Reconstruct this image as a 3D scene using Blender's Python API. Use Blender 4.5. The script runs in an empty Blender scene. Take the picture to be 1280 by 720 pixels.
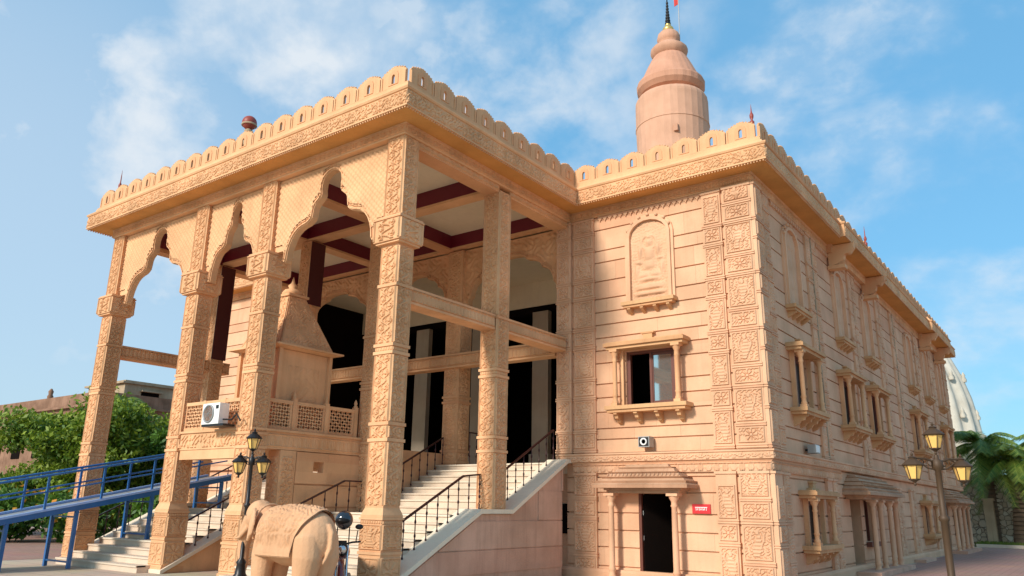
import bpy, math, random
import numpy as np
from mathutils import Vector, Matrix
from mathutils.geometry import tessellate_polygon
random.seed(7); np.random.seed(7)
SC = bpy.context.scene
COL = SC.collection
PI = math.pi

# ---------------------------------------------------------------- camera
cam = bpy.data.cameras.new('camera'); co = bpy.data.objects.new('camera', cam); COL.objects.link(co)
cam.sensor_width = 36; cam.lens = 27.27; cam.clip_start = 0.1; cam.clip_end = 2000
r_, u_, f_ = (0.8054554, 0.5924277, 0.0164612), (0.1476528, -0.2274911, 0.9625210), (-0.5739688, 0.7728371, 0.2707076)
co.matrix_world = Matrix(((r_[0], u_[0], -f_[0], 0), (r_[1], u_[1], -f_[1], 0), (r_[2], u_[2], -f_[2], 1.6), (0, 0, 0, 1)))
SC.camera = co
# ---------------------------------------------------------------- light
SUN = Vector((0.10, 0.84, -0.47)).normalized()          # direction the light travels
elev = math.asin(-SUN.z); rot = math.atan2(-SUN.x, -SUN.y)
w = bpy.data.worlds.new('World'); SC.world = w; w.use_nodes = True
nt = w.node_tree; N = nt.nodes; L = nt.links; N.clear()
out = N.new('ShaderNodeOutputWorld'); bg = N.new('ShaderNodeBackground'); bg.inputs[1].default_value = 0.15
sky = N.new('ShaderNodeTexSky'); sky.sky_type = 'NISHITA'; sky.sun_disc = False
sky.sun_elevation = elev; sky.sun_rotation = rot; sky.air_density = 1.15; sky.dust_density = 1.2; sky.ozone_density = 2.6
tc = N.new('ShaderNodeTexCoord')
def sky_cloud(scale, stretch, lo, hi, det, dist, seed):
    mp = N.new('ShaderNodeMapping'); mp.inputs['Scale'].default_value = stretch; mp.inputs['Location'].default_value = seed
    L.new(tc.outputs['Generated'], mp.inputs[0])
    n = N.new('ShaderNodeTexNoise'); n.inputs['Scale'].default_value = scale; n.inputs['Detail'].default_value = det
    n.inputs['Roughness'].default_value = 0.55; n.inputs['Distortion'].default_value = dist
    L.new(mp.outputs[0], n.inputs['Vector'])
    r = N.new('ShaderNodeMapRange'); r.interpolation_type = 'SMOOTHSTEP'
    r.inputs['From Min'].default_value = lo; r.inputs['From Max'].default_value = hi
    L.new(n.outputs['Fac'], r.inputs['Value']); return r.outputs[0]
def wmath(op, a, b):
    m = N.new('ShaderNodeMath'); m.operation = op; m.use_clamp = True
    for i, x in enumerate((a, b)):
        if isinstance(x, (int, float)): m.inputs[i].default_value = x
        else: L.new(x, m.inputs[i])
    return m.outputs[0]
def lobe(d, lo, hi):
    v = N.new('ShaderNodeVectorMath'); v.operation = 'DOT_PRODUCT'
    L.new(tc.outputs['Generated'], v.inputs[0]); v.inputs[1].default_value = Vector(d).normalized()
    r = N.new('ShaderNodeMapRange'); r.interpolation_type = 'SMOOTHSTEP'
    r.inputs['From Min'].default_value = lo; r.inputs['From Max'].default_value = hi
    L.new(v.outputs['Value'], r.inputs['Value']); return r.outputs[0]
c1 = sky_cloud(3.4, (1, 1, 1.3), 0.44, 0.68, 7, 0.0, (0.3, 1.7, 0.2))
c2 = sky_cloud(8, (1, 1, 1.2), 0.38, 0.74, 6, 0.1, (3.1, 0.4, 2.2))
left = lobe((-0.86, 0.36, 0.36), 0.72, 0.97)          # heavier cloud bank over the porch
puff = lobe((-0.86, 0.37, 0.36), 0.955, 0.995)
mid = lobe((-0.58, 0.66, 0.62), 0.92, 0.995)
cl = wmath('MULTIPLY', wmath('MULTIPLY', c1, left), wmath('ADD', 0.45, wmath('MULTIPLY', c2, 0.75)))
cl2 = wmath('MULTIPLY', c2, wmath('ADD', wmath('MULTIPLY', left, 0.45), wmath('MULTIPLY', mid, 0.75)))
c3 = sky_cloud(5.0, (1, 1, 1.6), 0.42, 0.70, 8, 0.15, (7.1, 2.4, 1.2))
c4 = sky_cloud(16, (1, 1, 1.3), 0.36, 0.70, 6, 0.1, (1.1, 4.4, 0.2))
cl3 = wmath('MULTIPLY', wmath('MULTIPLY', c3, wmath('ADD', 0.35, c4)), 0.62)
cloud = wmath('MAXIMUM', wmath('MAXIMUM', wmath('MULTIPLY', cl, 0.95), wmath('MULTIPLY', cl2, 0.85)), cl3)
cloud = wmath('MAXIMUM', cloud, wmath('MULTIPLY', wmath('MULTIPLY', puff, c2), 0.95))
sat = N.new('ShaderNodeHueSaturation'); sat.inputs['Saturation'].default_value = 1.10; sat.inputs['Value'].default_value = 1.15; L.new(sky.outputs[0], sat.inputs['Color'])
tnt = N.new('ShaderNodeMix'); tnt.data_type = 'RGBA'; tnt.blend_type = 'MULTIPLY'; tnt.inputs['Factor'].default_value = 1
L.new(sat.outputs[0], tnt.inputs['A']); tnt.inputs['B'].default_value = (0.86, 1.10, 1.06, 1)
hz = lobe((-0.97, 0.25, 0.16), 0.80, 1.0)
cloud = wmath('MAXIMUM', cloud, wmath('MULTIPLY', hz, 0.45))
mx = N.new('ShaderNodeMix'); mx.data_type = 'RGBA'; L.new(cloud, mx.inputs['Factor'])
fl = N.new('ShaderNodeMix'); fl.data_type = 'RGBA'; fl.inputs['Factor'].default_value = 0.74
L.new(tnt.outputs['Result'], fl.inputs['A']); fl.inputs['B'].default_value = (0.80, 2.15, 3.55, 1)
L.new(fl.outputs['Result'], mx.inputs['A']); mx.inputs['B'].default_value = (3.8, 4.1, 4.4, 1)
L.new(mx.outputs['Result'], bg.inputs[0]); L.new(bg.outputs[0], out.inputs[0])
sd = bpy.data.lights.new('sun', 'SUN'); sd.energy = 3.0; sd.angle = math.radians(8.0); sd.color = (1.0, 0.93, 0.84)
so = bpy.data.objects.new('sun', sd); COL.objects.link(so); so.rotation_euler = SUN.to_track_quat('-Z', 'Y').to_euler()
SC.view_settings.view_transform = 'Standard'; SC.view_settings.look = 'None'
SC.view_settings.exposure = 0.48; SC.view_settings.gamma = 1.0
SC.render.engine = 'CYCLES'; SC.cycles.max_bounces = 8; SC.cycles.diffuse_bounces = 5

# ---------------------------------------------------------------- materials
def newmat(name):
    m = bpy.data.materials.new(name); m.use_nodes = True
    b = m.node_tree.nodes['Principled BSDF']; return m, m.node_tree.nodes, m.node_tree.links, b
def stone(name, c, var=0.16, rough=0.85, bump=0.35, bscale=38, stain=0.25, tint=True):
    m, n, l, b = newmat(name)
    t = n.new('ShaderNodeTexCoord')
    n1 = n.new('ShaderNodeTexNoise'); n1.inputs['Scale'].default_value = 1.3; n1.inputs['Detail'].default_value = 6
    n2 = n.new('ShaderNodeTexNoise'); n2.inputs['Scale'].default_value = 19; n2.inputs['Detail'].default_value = 5; n2.inputs['Roughness'].default_value = 0.7
    mp = n.new('ShaderNodeMapping'); mp.inputs['Scale'].default_value = (3.2, 3.2, 0.30)
    n3 = n.new('ShaderNodeTexNoise'); n3.inputs['Scale'].default_value = 2.2; n3.inputs['Detail'].default_value = 7; n3.inputs['Roughness'].default_value = 0.65
    l.new(t.outputs['Object'], n1.inputs['Vector']); l.new(t.outputs['Object'], n2.inputs['Vector'])
    l.new(t.outputs['Object'], mp.inputs[0]); l.new(mp.outputs[0], n3.inputs['Vector'])
    def mix(a, bcol, f):
        x = n.new('ShaderNodeMix'); x.data_type = 'RGBA'
        if isinstance(f, float): x.inputs['Factor'].default_value = f
        else: l.new(f, x.inputs['Factor'])
        for k, v in (('A', a), ('B', bcol)):
            if isinstance(v, tuple): x.inputs[k].default_value = (*v, 1)
            else: l.new(v, x.inputs[k])
        return x.outputs['Result']
    def rng(v, lo, hi, a, bb):
        r = n.new('ShaderNodeMapRange'); r.inputs['From Min'].default_value = lo; r.inputs['From Max'].default_value = hi
        r.inputs['To Min'].default_value = a; r.inputs['To Max'].default_value = bb; l.new(v, r.inputs['Value']); return r.outputs[0]
    lo = tuple(x * (1 - var) for x in c); hi = (min(1, c[0] * (1 + var * .6)), min(1, c[1] * (1 + var * .75)), min(1, c[2] * (1 + var)))
    c0 = mix(lo, hi, rng(n1.outputs['Fac'], .35, .65, 0, 1))
    c1_ = mix(c0, (c[0] * .62, c[1] * .5, c[2] * .42), rng(n2.outputs['Fac'], .55, .85, 0, .35))
    c2_ = mix(c1_, (c[0] * .55, c[1] * .5, c[2] * .5), rng(n3.outputs['Fac'], .50, .74, 0, stain * 1.1))
    if tint:
        a = n.new('ShaderNodeAttribute'); a.attribute_name = 'tint'
        c2_ = mix(c2_, (c[0] * 0.92, c[1] * 0.76, c[2] * 0.74), rng(a.outputs['Fac'], .5, 1, 0, .45))
        c2_ = mix(c2_, (min(1, c[0] * 1.12), c[1] * 1.16, c[2] * 1.20), rng(a.outputs['Fac'], .5, 0, 0, .4))
    l.new(c2_, b.inputs['Base Color']); b.inputs['Roughness'].default_value = rough
    b.inputs['Specular IOR Level'].default_value = 0.25
    bp = n.new('ShaderNodeBump'); bp.inputs['Strength'].default_value = bump; bp.inputs['Distance'].default_value = 0.01
    nb = n.new('ShaderNodeTexNoise'); nb.inputs['Scale'].default_value = bscale; nb.inputs['Detail'].default_value = 6
    l.new(t.outputs['Object'], nb.inputs['Vector']); l.new(nb.outputs['Fac'], bp.inputs['Height']); l.new(bp.outputs[0], b.inputs['Normal'])
    return m
def plain(name, c, rough=0.5, metal=0.0, spec=0.5, var=0.12, scale=9, coat=0):
    m, n, l, b = newmat(name)
    t = n.new('ShaderNodeTexCoord'); nz = n.new('ShaderNodeTexNoise'); nz.inputs['Scale'].default_value = scale; nz.inputs['Detail'].default_value = 5
    l.new(t.outputs['Object'], nz.inputs['Vector'])
    r = n.new('ShaderNodeMix'); r.data_type = 'RGBA'; l.new(nz.outputs['Fac'], r.inputs['Factor'])
    r.inputs['A'].default_value = (*[x * (1 - var) for x in c], 1); r.inputs['B'].default_value = (*[min(1, x * (1 + var)) for x in c], 1)
    l.new(r.outputs['Result'], b.inputs['Base Color'])
    b.inputs['Roughness'].default_value = rough; b.inputs['Metallic'].default_value = metal; b.inputs['Specular IOR Level'].default_value = spec
    b.inputs['Coat Weight'].default_value = coat
    return m
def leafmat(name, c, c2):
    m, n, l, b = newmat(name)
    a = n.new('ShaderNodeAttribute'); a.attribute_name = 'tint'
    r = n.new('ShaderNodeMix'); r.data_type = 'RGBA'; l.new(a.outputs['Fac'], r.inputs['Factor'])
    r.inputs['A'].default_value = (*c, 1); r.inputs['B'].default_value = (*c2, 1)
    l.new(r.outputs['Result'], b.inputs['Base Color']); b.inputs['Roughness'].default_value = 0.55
    b.inputs['Transmission Weight'].default_value = 0
    tr = n.new('ShaderNodeBsdfTranslucent'); l.new(r.outputs['Result'], tr.inputs['Color'])
    ad = n.new('ShaderNodeMixShader'); ad.inputs[0].default_value = 0.3
    l.new(b.outputs[0], ad.inputs[1]); l.new(tr.outputs[0], ad.inputs[2]); l.new(ad.outputs[0], n['Material Output'].inputs[0])
    return m
M = {}
M['sand'] = stone('sandstone_carved', (0.73, 0.405, 0.205))
M['wall'] = stone('sandstone_wall', (0.71, 0.415, 0.245), var=.14, stain=.18)
M['wall2'] = stone('sandstone_tower', (0.60, 0.325, 0.205), var=.14)
M['pink'] = stone('pink_sandstone', (0.62, 0.37, 0.25), var=.18, stain=.5, bump=.6)
M['eleph'] = stone('carved_pink_sandstone', (0.66, 0.36, 0.19), var=.2, stain=.35, bump=.8, bscale=26)
M['marble'] = stone('cream_marble_steps', (0.68, 0.57, 0.43), var=.14, rough=.5, bump=.1, stain=.2)
M['coping'] = stone('pale_coping', (0.82, 0.70, 0.52), var=.06, rough=.85, bump=.1, stain=.25)
M['grey'] = stone('grey_stone', (0.42, 0.34, 0.25), var=.12)
M['plaster'] = stone('cream_plaster', (0.82, 0.69, 0.50), var=.05, bump=.08, stain=.12, tint=False)
M['white'] = stone('white_marble', (0.56, 0.50, 0.40), var=.12, stain=.35)
M['maroon'] = plain('maroon_paint', (0.15, 0.007, 0.020), .5)
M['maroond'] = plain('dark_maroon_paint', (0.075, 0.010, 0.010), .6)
M['ochre'] = stone('ochre_soffit', (0.68, 0.33, 0.10), var=.1, stain=.15, tint=False)
M['trim'] = stone('weathered_trim', (0.62, 0.35, 0.17), var=.15, stain=.45)
M['canopy'] = stone('weathered_canopy', (0.50, 0.29, 0.17), var=.25, stain=.7)
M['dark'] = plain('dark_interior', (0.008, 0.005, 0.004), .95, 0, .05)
M['wood'] = plain('brown_wood', (0.13, 0.035, 0.02), .5)
M['black'] = plain('black_iron', (0.02, 0.017, 0.016), .4, .3)
M['rail'] = plain('maroon_iron', (0.05, 0.013, 0.012), .4, .3)
M['blue'] = plain('blue_paint', (0.015, 0.115, 0.33), .35, 0, .5, .25, 3)
M['bluetop'] = plain('blue_paint_lit_top', (0.28, 0.44, 0.78), .4, 0, .5, .2, 3)  # ramp blue lightened: highlight on the top edges put into the colour
M['bronze'] = plain('bronze_post', (0.075, 0.04, 0.018), .6, .2)
M['redsign'] = plain('red_sign', (0.62, 0.02, 0.025), .4)
M['whitep'] = plain('white_paint', (0.8, 0.78, 0.74), .4)
M['greyp'] = plain('grey_metal', (0.33, 0.33, 0.32), .45, .4)
M['yel'] = plain('amber_glass', (0.85, 0.50, 0.14), .25)
M['gold'] = plain('gilded_metal', (0.75, 0.5, 0.16), .35, .7)
M['rust'] = plain('rust_red_paint', (0.30, 0.05, 0.03), .5)
M['red'] = plain('red_cloth', (0.55, 0.04, 0.03), .8)
M['rubber'] = plain('rubber', (0.02, 0.02, 0.02), .7)
M['chrome'] = plain('chrome', (0.6, 0.6, 0.6), .2, .9)
M['bike'] = plain('dark_red_enamel', (0.14, 0.02, 0.02), .25, 0, .5, .1, 5, .6)
M['helmet'] = plain('black_gloss', (0.012, 0.014, 0.02), .12, 0, .6, .1, 5, .8)
M['bark'] = stone('bark', (0.16, 0.11, 0.07), var=.3, tint=False, bump=.8, bscale=20)
M['brown'] = stone('weathered_brown_plaster', (0.28, 0.15, 0.09), var=.3, stain=.6, tint=False)
M['tan'] = stone('tan_plaster', (0.44, 0.32, 0.20), var=.2, stain=.5, tint=False)
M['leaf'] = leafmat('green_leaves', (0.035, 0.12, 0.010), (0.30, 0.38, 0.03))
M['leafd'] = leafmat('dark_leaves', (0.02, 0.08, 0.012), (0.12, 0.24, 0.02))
M['palm'] = leafmat('palm_leaves', (0.04, 0.14, 0.02), (0.28, 0.33, 0.05))
M['flower'] = leafmat('orange_flowers', (0.75, 0.48, 0.06), (0.80, 0.30, 0.04))
M['grass'] = leafmat('grass_blades', (0.05, 0.13, 0.015), (0.22, 0.26, 0.03))
# glass that mirrors the sky
m, n, l, b = newmat('window_glass'); b.inputs['Base Color'].default_value = (0.42, 0.47, 0.47, 1); b.inputs['Roughness'].default_value = .04
b.inputs['Metallic'].default_value = .75; b.inputs['Specular IOR Level'].default_value = 1.0; b.inputs['IOR'].default_value = 2.3; M['glass'] = m
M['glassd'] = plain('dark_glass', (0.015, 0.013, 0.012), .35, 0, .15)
# ground pavers
def paver(name, c, c2, sx, sy):
    m, n, l, b = newmat(name)
    t = n.new('ShaderNodeTexCoord'); br = n.new('ShaderNodeTexBrick'); br.inputs['Scale'].default_value = 1
    br.inputs['Brick Width'].default_value = sx; br.inputs['Row Height'].default_value = sy; br.inputs['Mortar Size'].default_value = .012
    br.inputs['Color1'].default_value = (*c, 1); br.inputs['Color2'].default_value = (*c2, 1); br.inputs['Mortar'].default_value = (*[x * .5 for x in c], 1)
    nz = n.new('ShaderNodeTexNoise'); nz.inputs['Scale'].default_value = .8; nz.inputs['Detail'].default_value = 8
    l.new(t.outputs['Object'], br.inputs['Vector']); l.new(t.outputs['Object'], nz.inputs['Vector'])
    x = n.new('ShaderNodeMix'); x.data_type = 'RGBA'; x.blend_type = 'MULTIPLY'; x.inputs['Factor'].default_value = .6
    l.new(br.outputs['Color'], x.inputs['A']); l.new(nz.outputs['Color'], x.inputs['B'])
    cr = n.new('ShaderNodeMix'); cr.data_type = 'RGBA'; cr.inputs['Factor'].default_value = .45
    l.new(br.outputs['Color'], cr.inputs['B']); l.new(x.outputs['Result'], cr.inputs['A'])
    l.new(cr.outputs['Result'], b.inputs['Base Color']); b.inputs['Roughness'].default_value = .8
    return m
M['pave'] = paver('pale_pavers', (0.64, 0.50, 0.36), (0.58, 0.46, 0.33), 1.2, .6)
M['pavered'] = paver('red_pavers', (0.48, 0.27, 0.20), (0.42, 0.23, 0.17), .4, .2)
m, n, l, b = newmat('rubble_stone'); t = n.new('ShaderNodeTexCoord'); vo = n.new('ShaderNodeTexVoronoi'); vo.feature = 'DISTANCE_TO_EDGE'; vo.inputs['Scale'].default_value = 3.6
vc = n.new('ShaderNodeTexVoronoi'); vc.inputs['Scale'].default_value = 3.6
l.new(t.outputs['Object'], vo.inputs['Vector']); l.new(t.outputs['Object'], vc.inputs['Vector'])
rp = n.new('ShaderNodeMapRange'); rp.inputs['From Max'].default_value = .06; l.new(vo.outputs['Distance'], rp.inputs['Value'])
xx = n.new('ShaderNodeMix'); xx.data_type = 'RGBA'; l.new(rp.outputs[0], xx.inputs['Factor']); xx.inputs['A'].default_value = (.26, .19, .13, 1)
hs = n.new('ShaderNodeMix'); hs.data_type = 'RGBA'; sp = n.new('ShaderNodeSeparateColor'); l.new(vc.outputs['Color'], sp.inputs[0]); l.new(sp.outputs[0], hs.inputs['Factor'])
hs.inputs['A'].default_value = (.50, .38, .26, 1); hs.inputs['B'].default_value = (.68, .60, .47, 1)
l.new(hs.outputs['Result'], xx.inputs['B']); l.new(xx.outputs['Result'], b.inputs['Base Color']); b.inputs['Roughness'].default_value = .9
bp = n.new('ShaderNodeBump'); bp.inputs['Strength'].default_value = 1; bp.inputs['Distance'].default_value = .05; l.new(rp.outputs[0], bp.inputs['Height']); l.new(bp.outputs[0], b.inputs['Normal'])
M['rubble'] = m

# ---------------------------------------------------------------- mesh builder
class MB:
    def __init__(s): s.V = []; s.n = 0; s.Q = []; s.P = []; s.QS = []; s.PS = []; s.QT = []; s.PT = []
    def grid(s, V, Q, smooth=False, tint=None):            # arrays
        s.V.append(np.asarray(V, float).reshape(-1, 3)); q = np.asarray(Q, int).reshape(-1, 4) + s.n
        s.Q.append(q); s.n += len(s.V[-1]); s.QS.append(np.full(len(q), smooth))
        s.QT.append(np.full(len(q), random.random()) if tint is None else np.asarray(tint, float) * np.ones(len(q)))
        return s
    def poly(s, V, F, smooth=False, tint=None):
        t = random.random() if tint is None else tint
        s.V.append(np.asarray(V, float).reshape(-1, 3))
        for f in F: s.P.append([i + s.n for i in f]); s.PS.append(smooth); s.PT.append(t)
        s.n += len(s.V[-1]); return s
    def box(s, x0, x1, y0, y1, z0, z1, tint=None):
        V = [(x, y, z) for z in (z0, z1) for y in (y0, y1) for x in (x0, x1)]
        return s.grid(V, [(0, 2, 3, 1), (4, 5, 7, 6), (0, 1, 5, 4), (1, 3, 7, 5), (3, 2, 6, 7), (2, 0, 4, 6)], False, tint)
    def hexa(s, a, b, tint=None):                         # two quads of 4 pts
        return s.grid(list(a) + list(b), [(3, 2, 1, 0), (4, 5, 6, 7), (0, 1, 5, 4), (1, 2, 6, 5), (2, 3, 7, 6), (3, 0, 4, 7)], False, tint)
    def bar(s, p, q, wd, h=None, up=(0, 0, 1)):
        p = Vector(p); q = Vector(q); h = h or wd; d = (q - p).normalized(); u = Vector(up)
        if abs(d.dot(u)) > .98: u = Vector((1, 0, 0))
        x = d.cross(u).normalized() * wd / 2; y = x.cross(d).normalized() * h / 2
        return s.hexa([p - x - y, p + x - y, p + x + y, p - x + y], [q - x - y, q + x - y, q + x + y, q - x + y])
    def tube(s, pts, rad, seg=10, cap=True, smooth=True):
        pts = [Vector(p) for p in pts]; rad = rad if hasattr(rad, '__len__') else [rad] * len(pts)
        V = []; ref = Vector((0, 0, 1)) if abs((pts[-1] - pts[0]).normalized().z) < .9 else Vector((1, 0, 0))
        for i, p in enumerate(pts):
            d = (pts[min(i + 1, len(pts) - 1)] - pts[max(i - 1, 0)]).normalized()
            x = d.cross(ref).normalized(); y = x.cross(d)
            for k in range(seg):
                a = 2 * PI * k / seg; V.append(p + (x * math.cos(a) + y * math.sin(a)) * rad[i])
        Q = [(i * seg + k, i * seg + (k + 1) % seg, (i + 1) * seg + (k + 1) % seg, (i + 1) * seg + k) for i in range(len(pts) - 1) for k in range(seg)]
        s.grid(V, Q, smooth)
        if cap: s.poly(V[:seg], [list(range(seg))]); s.poly(V[-seg:], [list(range(seg))[::-1]])
        return s
    def lathe(s, prof, c=(0, 0, 0), seg=20, smooth=True, rib=0, ribn=0):
        V = []
        for (r, z) in prof:
            for k in range(seg):
                a = 2 * PI * k / seg; rr = r * (1 + rib * math.cos(ribn * a)) if rib else r
                V.append((c[0] + rr * math.cos(a), c[1] + rr * math.sin(a), c[2] + z))
        Q = [(i * seg + k, i * seg + (k + 1) % seg, (i + 1) * seg + (k + 1) % seg, (i + 1) * seg + k) for i in range(len(prof) - 1) for k in range(seg)]
        s.grid(V, Q, smooth); n = len(prof)
        s.poly(V[:seg], [list(range(seg))[::-1]]); s.poly(V[-seg:], [list(range(seg))]); return s
    def ball(s, c, r, seg=14, rings=8):
        r = r if hasattr(r, '__len__') else (r, r, r); V = []
        for i in range(rings + 1):
            t = PI * i / rings
            for k in range(seg):
                a = 2 * PI * k / seg
                V.append((c[0] + r[0] * math.sin(t) * math.cos(a), c[1] + r[1] * math.sin(t) * math.sin(a), c[2] - r[2] * math.cos(t)))
        return s.grid(V, [(i * seg + k, i * seg + (k + 1) % seg, (i + 1) * seg + (k + 1) % seg, (i + 1) * seg + k) for i in range(rings) for k in range(seg)], True)
    def prism(s, loops, O, U, W, D, depth, tint=None):     # loops of (u,w) outline + holes, extruded along D
        O, U, W, D = map(Vector, (O, U, W, D)); pts = [p for lp in loops for p in lp]
        A = [O + U * p[0] + W * p[1] for p in pts]; B = [a + D * depth for a in A]; n = len(pts)
        tris = tessellate_polygon([[Vector((p[0], p[1], 0)) for p in lp] for lp in loops])
        F = [tuple(t) for t in tris] + [tuple(i + n for i in t[::-1]) for t in tris]
        k = 0
        for lp in loops:
            m_ = len(lp); F += [(k + i, k + (i + 1) % m_, n + k + (i + 1) % m_, n + k + i) for i in range(m_)]; k += m_
        return s.poly(A + B, F, False, tint)
    def relief(s, O, U, W, Nn, wd, ht, f, step=.02, smooth=False, tint=.5):
        step = .015 if step <= .021 else step
        O, U, W, Nn = (np.array(x, float) for x in (O, U, W, Nn))
        nx = max(2, int(round(wd / step)) + 1); nz = max(2, int(round(ht / step)) + 1)
        u, v = np.meshgrid(np.linspace(0, wd, nx), np.linspace(0, ht, nz)); h = f(u, v)
        e = (u < 1e-9) | (u > wd - 1e-9) | (v < 1e-9) | (v > ht - 1e-9); h = np.where(e, 0, h)
        V = O + u[..., None] * U + v[..., None] * W + h[..., None] * Nn
        i = np.arange((nz - 1) * (nx - 1)); a = (i // (nx - 1)) * nx + i % (nx - 1)
        Q = np.stack([a, a + 1, a + nx + 1, a + nx], 1)
        if np.dot(np.cross(U, W), Nn) < 0: Q = Q[:, ::-1]
        return s.grid(V, Q, smooth, tint)
    def build(s, name, mat, parent=None, label=None):
        me = bpy.data.meshes.new(name)
        V = np.concatenate(s.V) if s.V else np.zeros((0, 3))
        V = V - np.array(ORG.get(parent.name, (0, 0, 0))) if parent else V
        nq = sum(len(q) for q in s.Q); Q = np.concatenate(s.Q) if s.Q else np.zeros((0, 4), int)
        pl = [len(p) for p in s.P]; loops = np.concatenate([Q.ravel(), np.array([i for p in s.P for i in p], int)])
        tot = np.concatenate([np.full(nq, 4), np.array(pl, int)]).astype(int); st = np.concatenate([[0], np.cumsum(tot)[:-1]]).astype(int)
        me.vertices.add(len(V)); me.vertices.foreach_set('co', V.astype(np.float32).ravel())
        me.loops.add(len(loops)); me.loops.foreach_set('vertex_index', loops.astype(np.int32))
        me.polygons.add(len(tot)); me.polygons.foreach_set('loop_start', st.astype(np.int32)); me.polygons.foreach_set('loop_total', tot.astype(np.int32))
        sm = np.concatenate(([np.concatenate(s.QS)] if s.QS else []) + [np.array(s.PS, bool)]).astype(bool)
        me.polygons.foreach_set('use_smooth', sm)
        me.update(calc_edges=True); me.validate()
        tt = np.concatenate(([np.concatenate(s.QT)] if s.QT else []) + [np.array(s.PT, float)]).astype(np.float32)
        at = me.attributes.new('tint', 'FLOAT', 'FACE')
        if len(tt) == len(at.data): at.data.foreach_set('value', tt)
        me.materials.append(mat)
        o = bpy.data.objects.new(name, me); COL.objects.link(o)
        if parent: o.parent = parent; ORG[o.name] = ORG.get(parent.name, (0, 0, 0))
        if label: o['label'] = label
        return o
ORG = {}
def thing(name, loc, label, cat, group=None, rz=0):
    o = bpy.data.objects.new(name, None); COL.objects.link(o); o.location = loc; o.rotation_euler.z = rz
    o.empty_display_size = .3; o['label'] = label; o['category'] = cat
    if group: o['group'] = group
    if rz == 0: ORG[o.name] = tuple(loc)
    return o
def tag(o, label=None, cat=None, group=None, kind=None):
    for k, v in (('label', label), ('category', cat), ('group', group), ('kind', kind)):
        if v: o[k] = v
    return o
def copytree(o, parent=None):
    c = o.copy(); COL.objects.link(c); c.parent = parent if parent else o.parent
    for ch in list(o.children): copytree(ch, c)
    return c
X, Y, Z = (1, 0, 0), (0, 1, 0), (0, 0, 1); nX, nY = (-1, 0, 0), (0, -1, 0)

# ---------------------------------------------------------------- carved pattern height functions
def S(x, a, b): t = np.clip((x - a) / (b - a), 0, 1); return t * t * (3 - 2 * t)
def vine(w, P, amp=.024, seed=0.):
    amp *= 1.05
    def f(u, v):
        x = (u / w - .5) * 2; t = (v / P + seed) % 1
        xs = .42 * np.sin(2 * PI * t); stem = np.exp(-((x - xs) / .15) ** 2)
        h = stem
        for cx, ct, sg in ((-.42, .25, 1), (.42, .75, -1)):
            dt = (t - ct + .5) % 1 - .5; dx = (x - cx) * w / 2; dy = dt * P; d = np.hypot(dx, dy); an = np.arctan2(dy, dx)
            R = min(w * .27, P * .36); ring = .5 + .5 * np.cos(2 * PI * d / .062 - sg * an)
            pet = S(np.cos(5 * an + d * 30), -.2, .4)
            h = np.maximum(h, np.where(d < R, np.maximum(ring * (d > .02), (d < .035)), 0) * (.55 + .45 * pet))
        h = S(h, .30, .62) * (np.abs(x) < .84) + 1.0 * (np.abs(x) > .90)
        return amp * h + .003 * np.sin(u * 91 + v * 57) * np.sin(v * 83)
    return f
def scroll(h_, P, amp=.022):                              # horizontal scroll band
    g = vine(h_, P, amp); return lambda u, v: g(v, u)
def petals(w, h_, amp=.03, seed=0):
    amp *= 1.0
    def f(u, v):
        x = u - w / 2; y = v - h_ / 2; fr = (np.minimum(np.minimum(u, w - u), np.minimum(v, h_ - v)) < .035)
        R = min(w, h_) * .40; d = np.hypot(x, y); an = np.arctan2(y, x)
        rs = S(np.cos(8 * an), -.3, .5) * (d < R) * (d > R * .3) + (d < R * .24)
        an2 = np.sin((u + seed) * 47 + 2 * np.sin(v * 31)) * np.sin((v - seed) * 43 + 2 * np.sin(u * 29)); fil = S(an2, -.05, .35) * (d > R * 1.08)
        return amp * np.where(fr, 1, np.maximum(rs, .8 * fil))
    return f
def figure(w, h_, seed=0, amp=.038):                       # small carved figure in a framed niche panel
    rr = np.random.RandomState(int(seed * 97) + 3); ph = rr.rand(6) * 6
    def f(u, v):
        x = u - w / 2 + .02 * math.sin(ph[0]); fr = (np.minimum(np.minimum(u, w - u), np.minimum(v, h_ - v)) < .03)
        y = v / h_
        hd = np.exp(-((x / .045) ** 2 + ((y - .80) * h_ / .055) ** 2) ** 1.5)
        bw = .075 + .03 * np.cos(y * 9 + ph[1]); bd = np.exp(-(np.abs(x + .03 * np.sin(y * 5 + ph[2])) / bw) ** 4) * (y > .12) * (y < .74)
        arm = np.exp(-((np.abs(x) - .11 - .03 * np.sin(y * 12 + ph[3])) / .025) ** 2) * (y > .35) * (y < .85)
        bgp = .3 * S(np.sin((u + seed) * 55 + 2 * np.sin(v * 37 + ph[4])) * np.sin(v * 49 + ph[5]), 0, .4)
        return amp * np.where(fr, .8, np.maximum(np.maximum(S(hd, .2, .6), S(bd, .2, .6) * (.75 + .25 * np.sin(y * 60))), np.maximum(S(arm, .3, .6) * .8, 2 * bgp)))
    return f
def foliage_fn(amp=.022, k=34., seed=0.):
    amp *= 1.5
    def f(u, v):
        a = np.sin(u * k + 2.2 * np.sin(v * k * .61 + seed)); b = np.sin(v * k * .93 + 2.2 * np.sin(u * k * .57 - seed))
        return amp * S(a * b, -.08, .35)
    return f
def weave(amp=.018, P=.13):
    amp *= 2.2; P *= 1.15
    def f(u, v): a = (u + v) / P % 1; b = (u - v) / P % 1; return amp * (S(np.abs(a - .5), .05, .2) * .8 + .35 * S(np.abs(b - .5), .1, .3))
    return f
def dentils(P=.14, amp=.03):
    return lambda u, v: amp * S(np.sin(2 * PI * u / P), -.2, .2)
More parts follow.
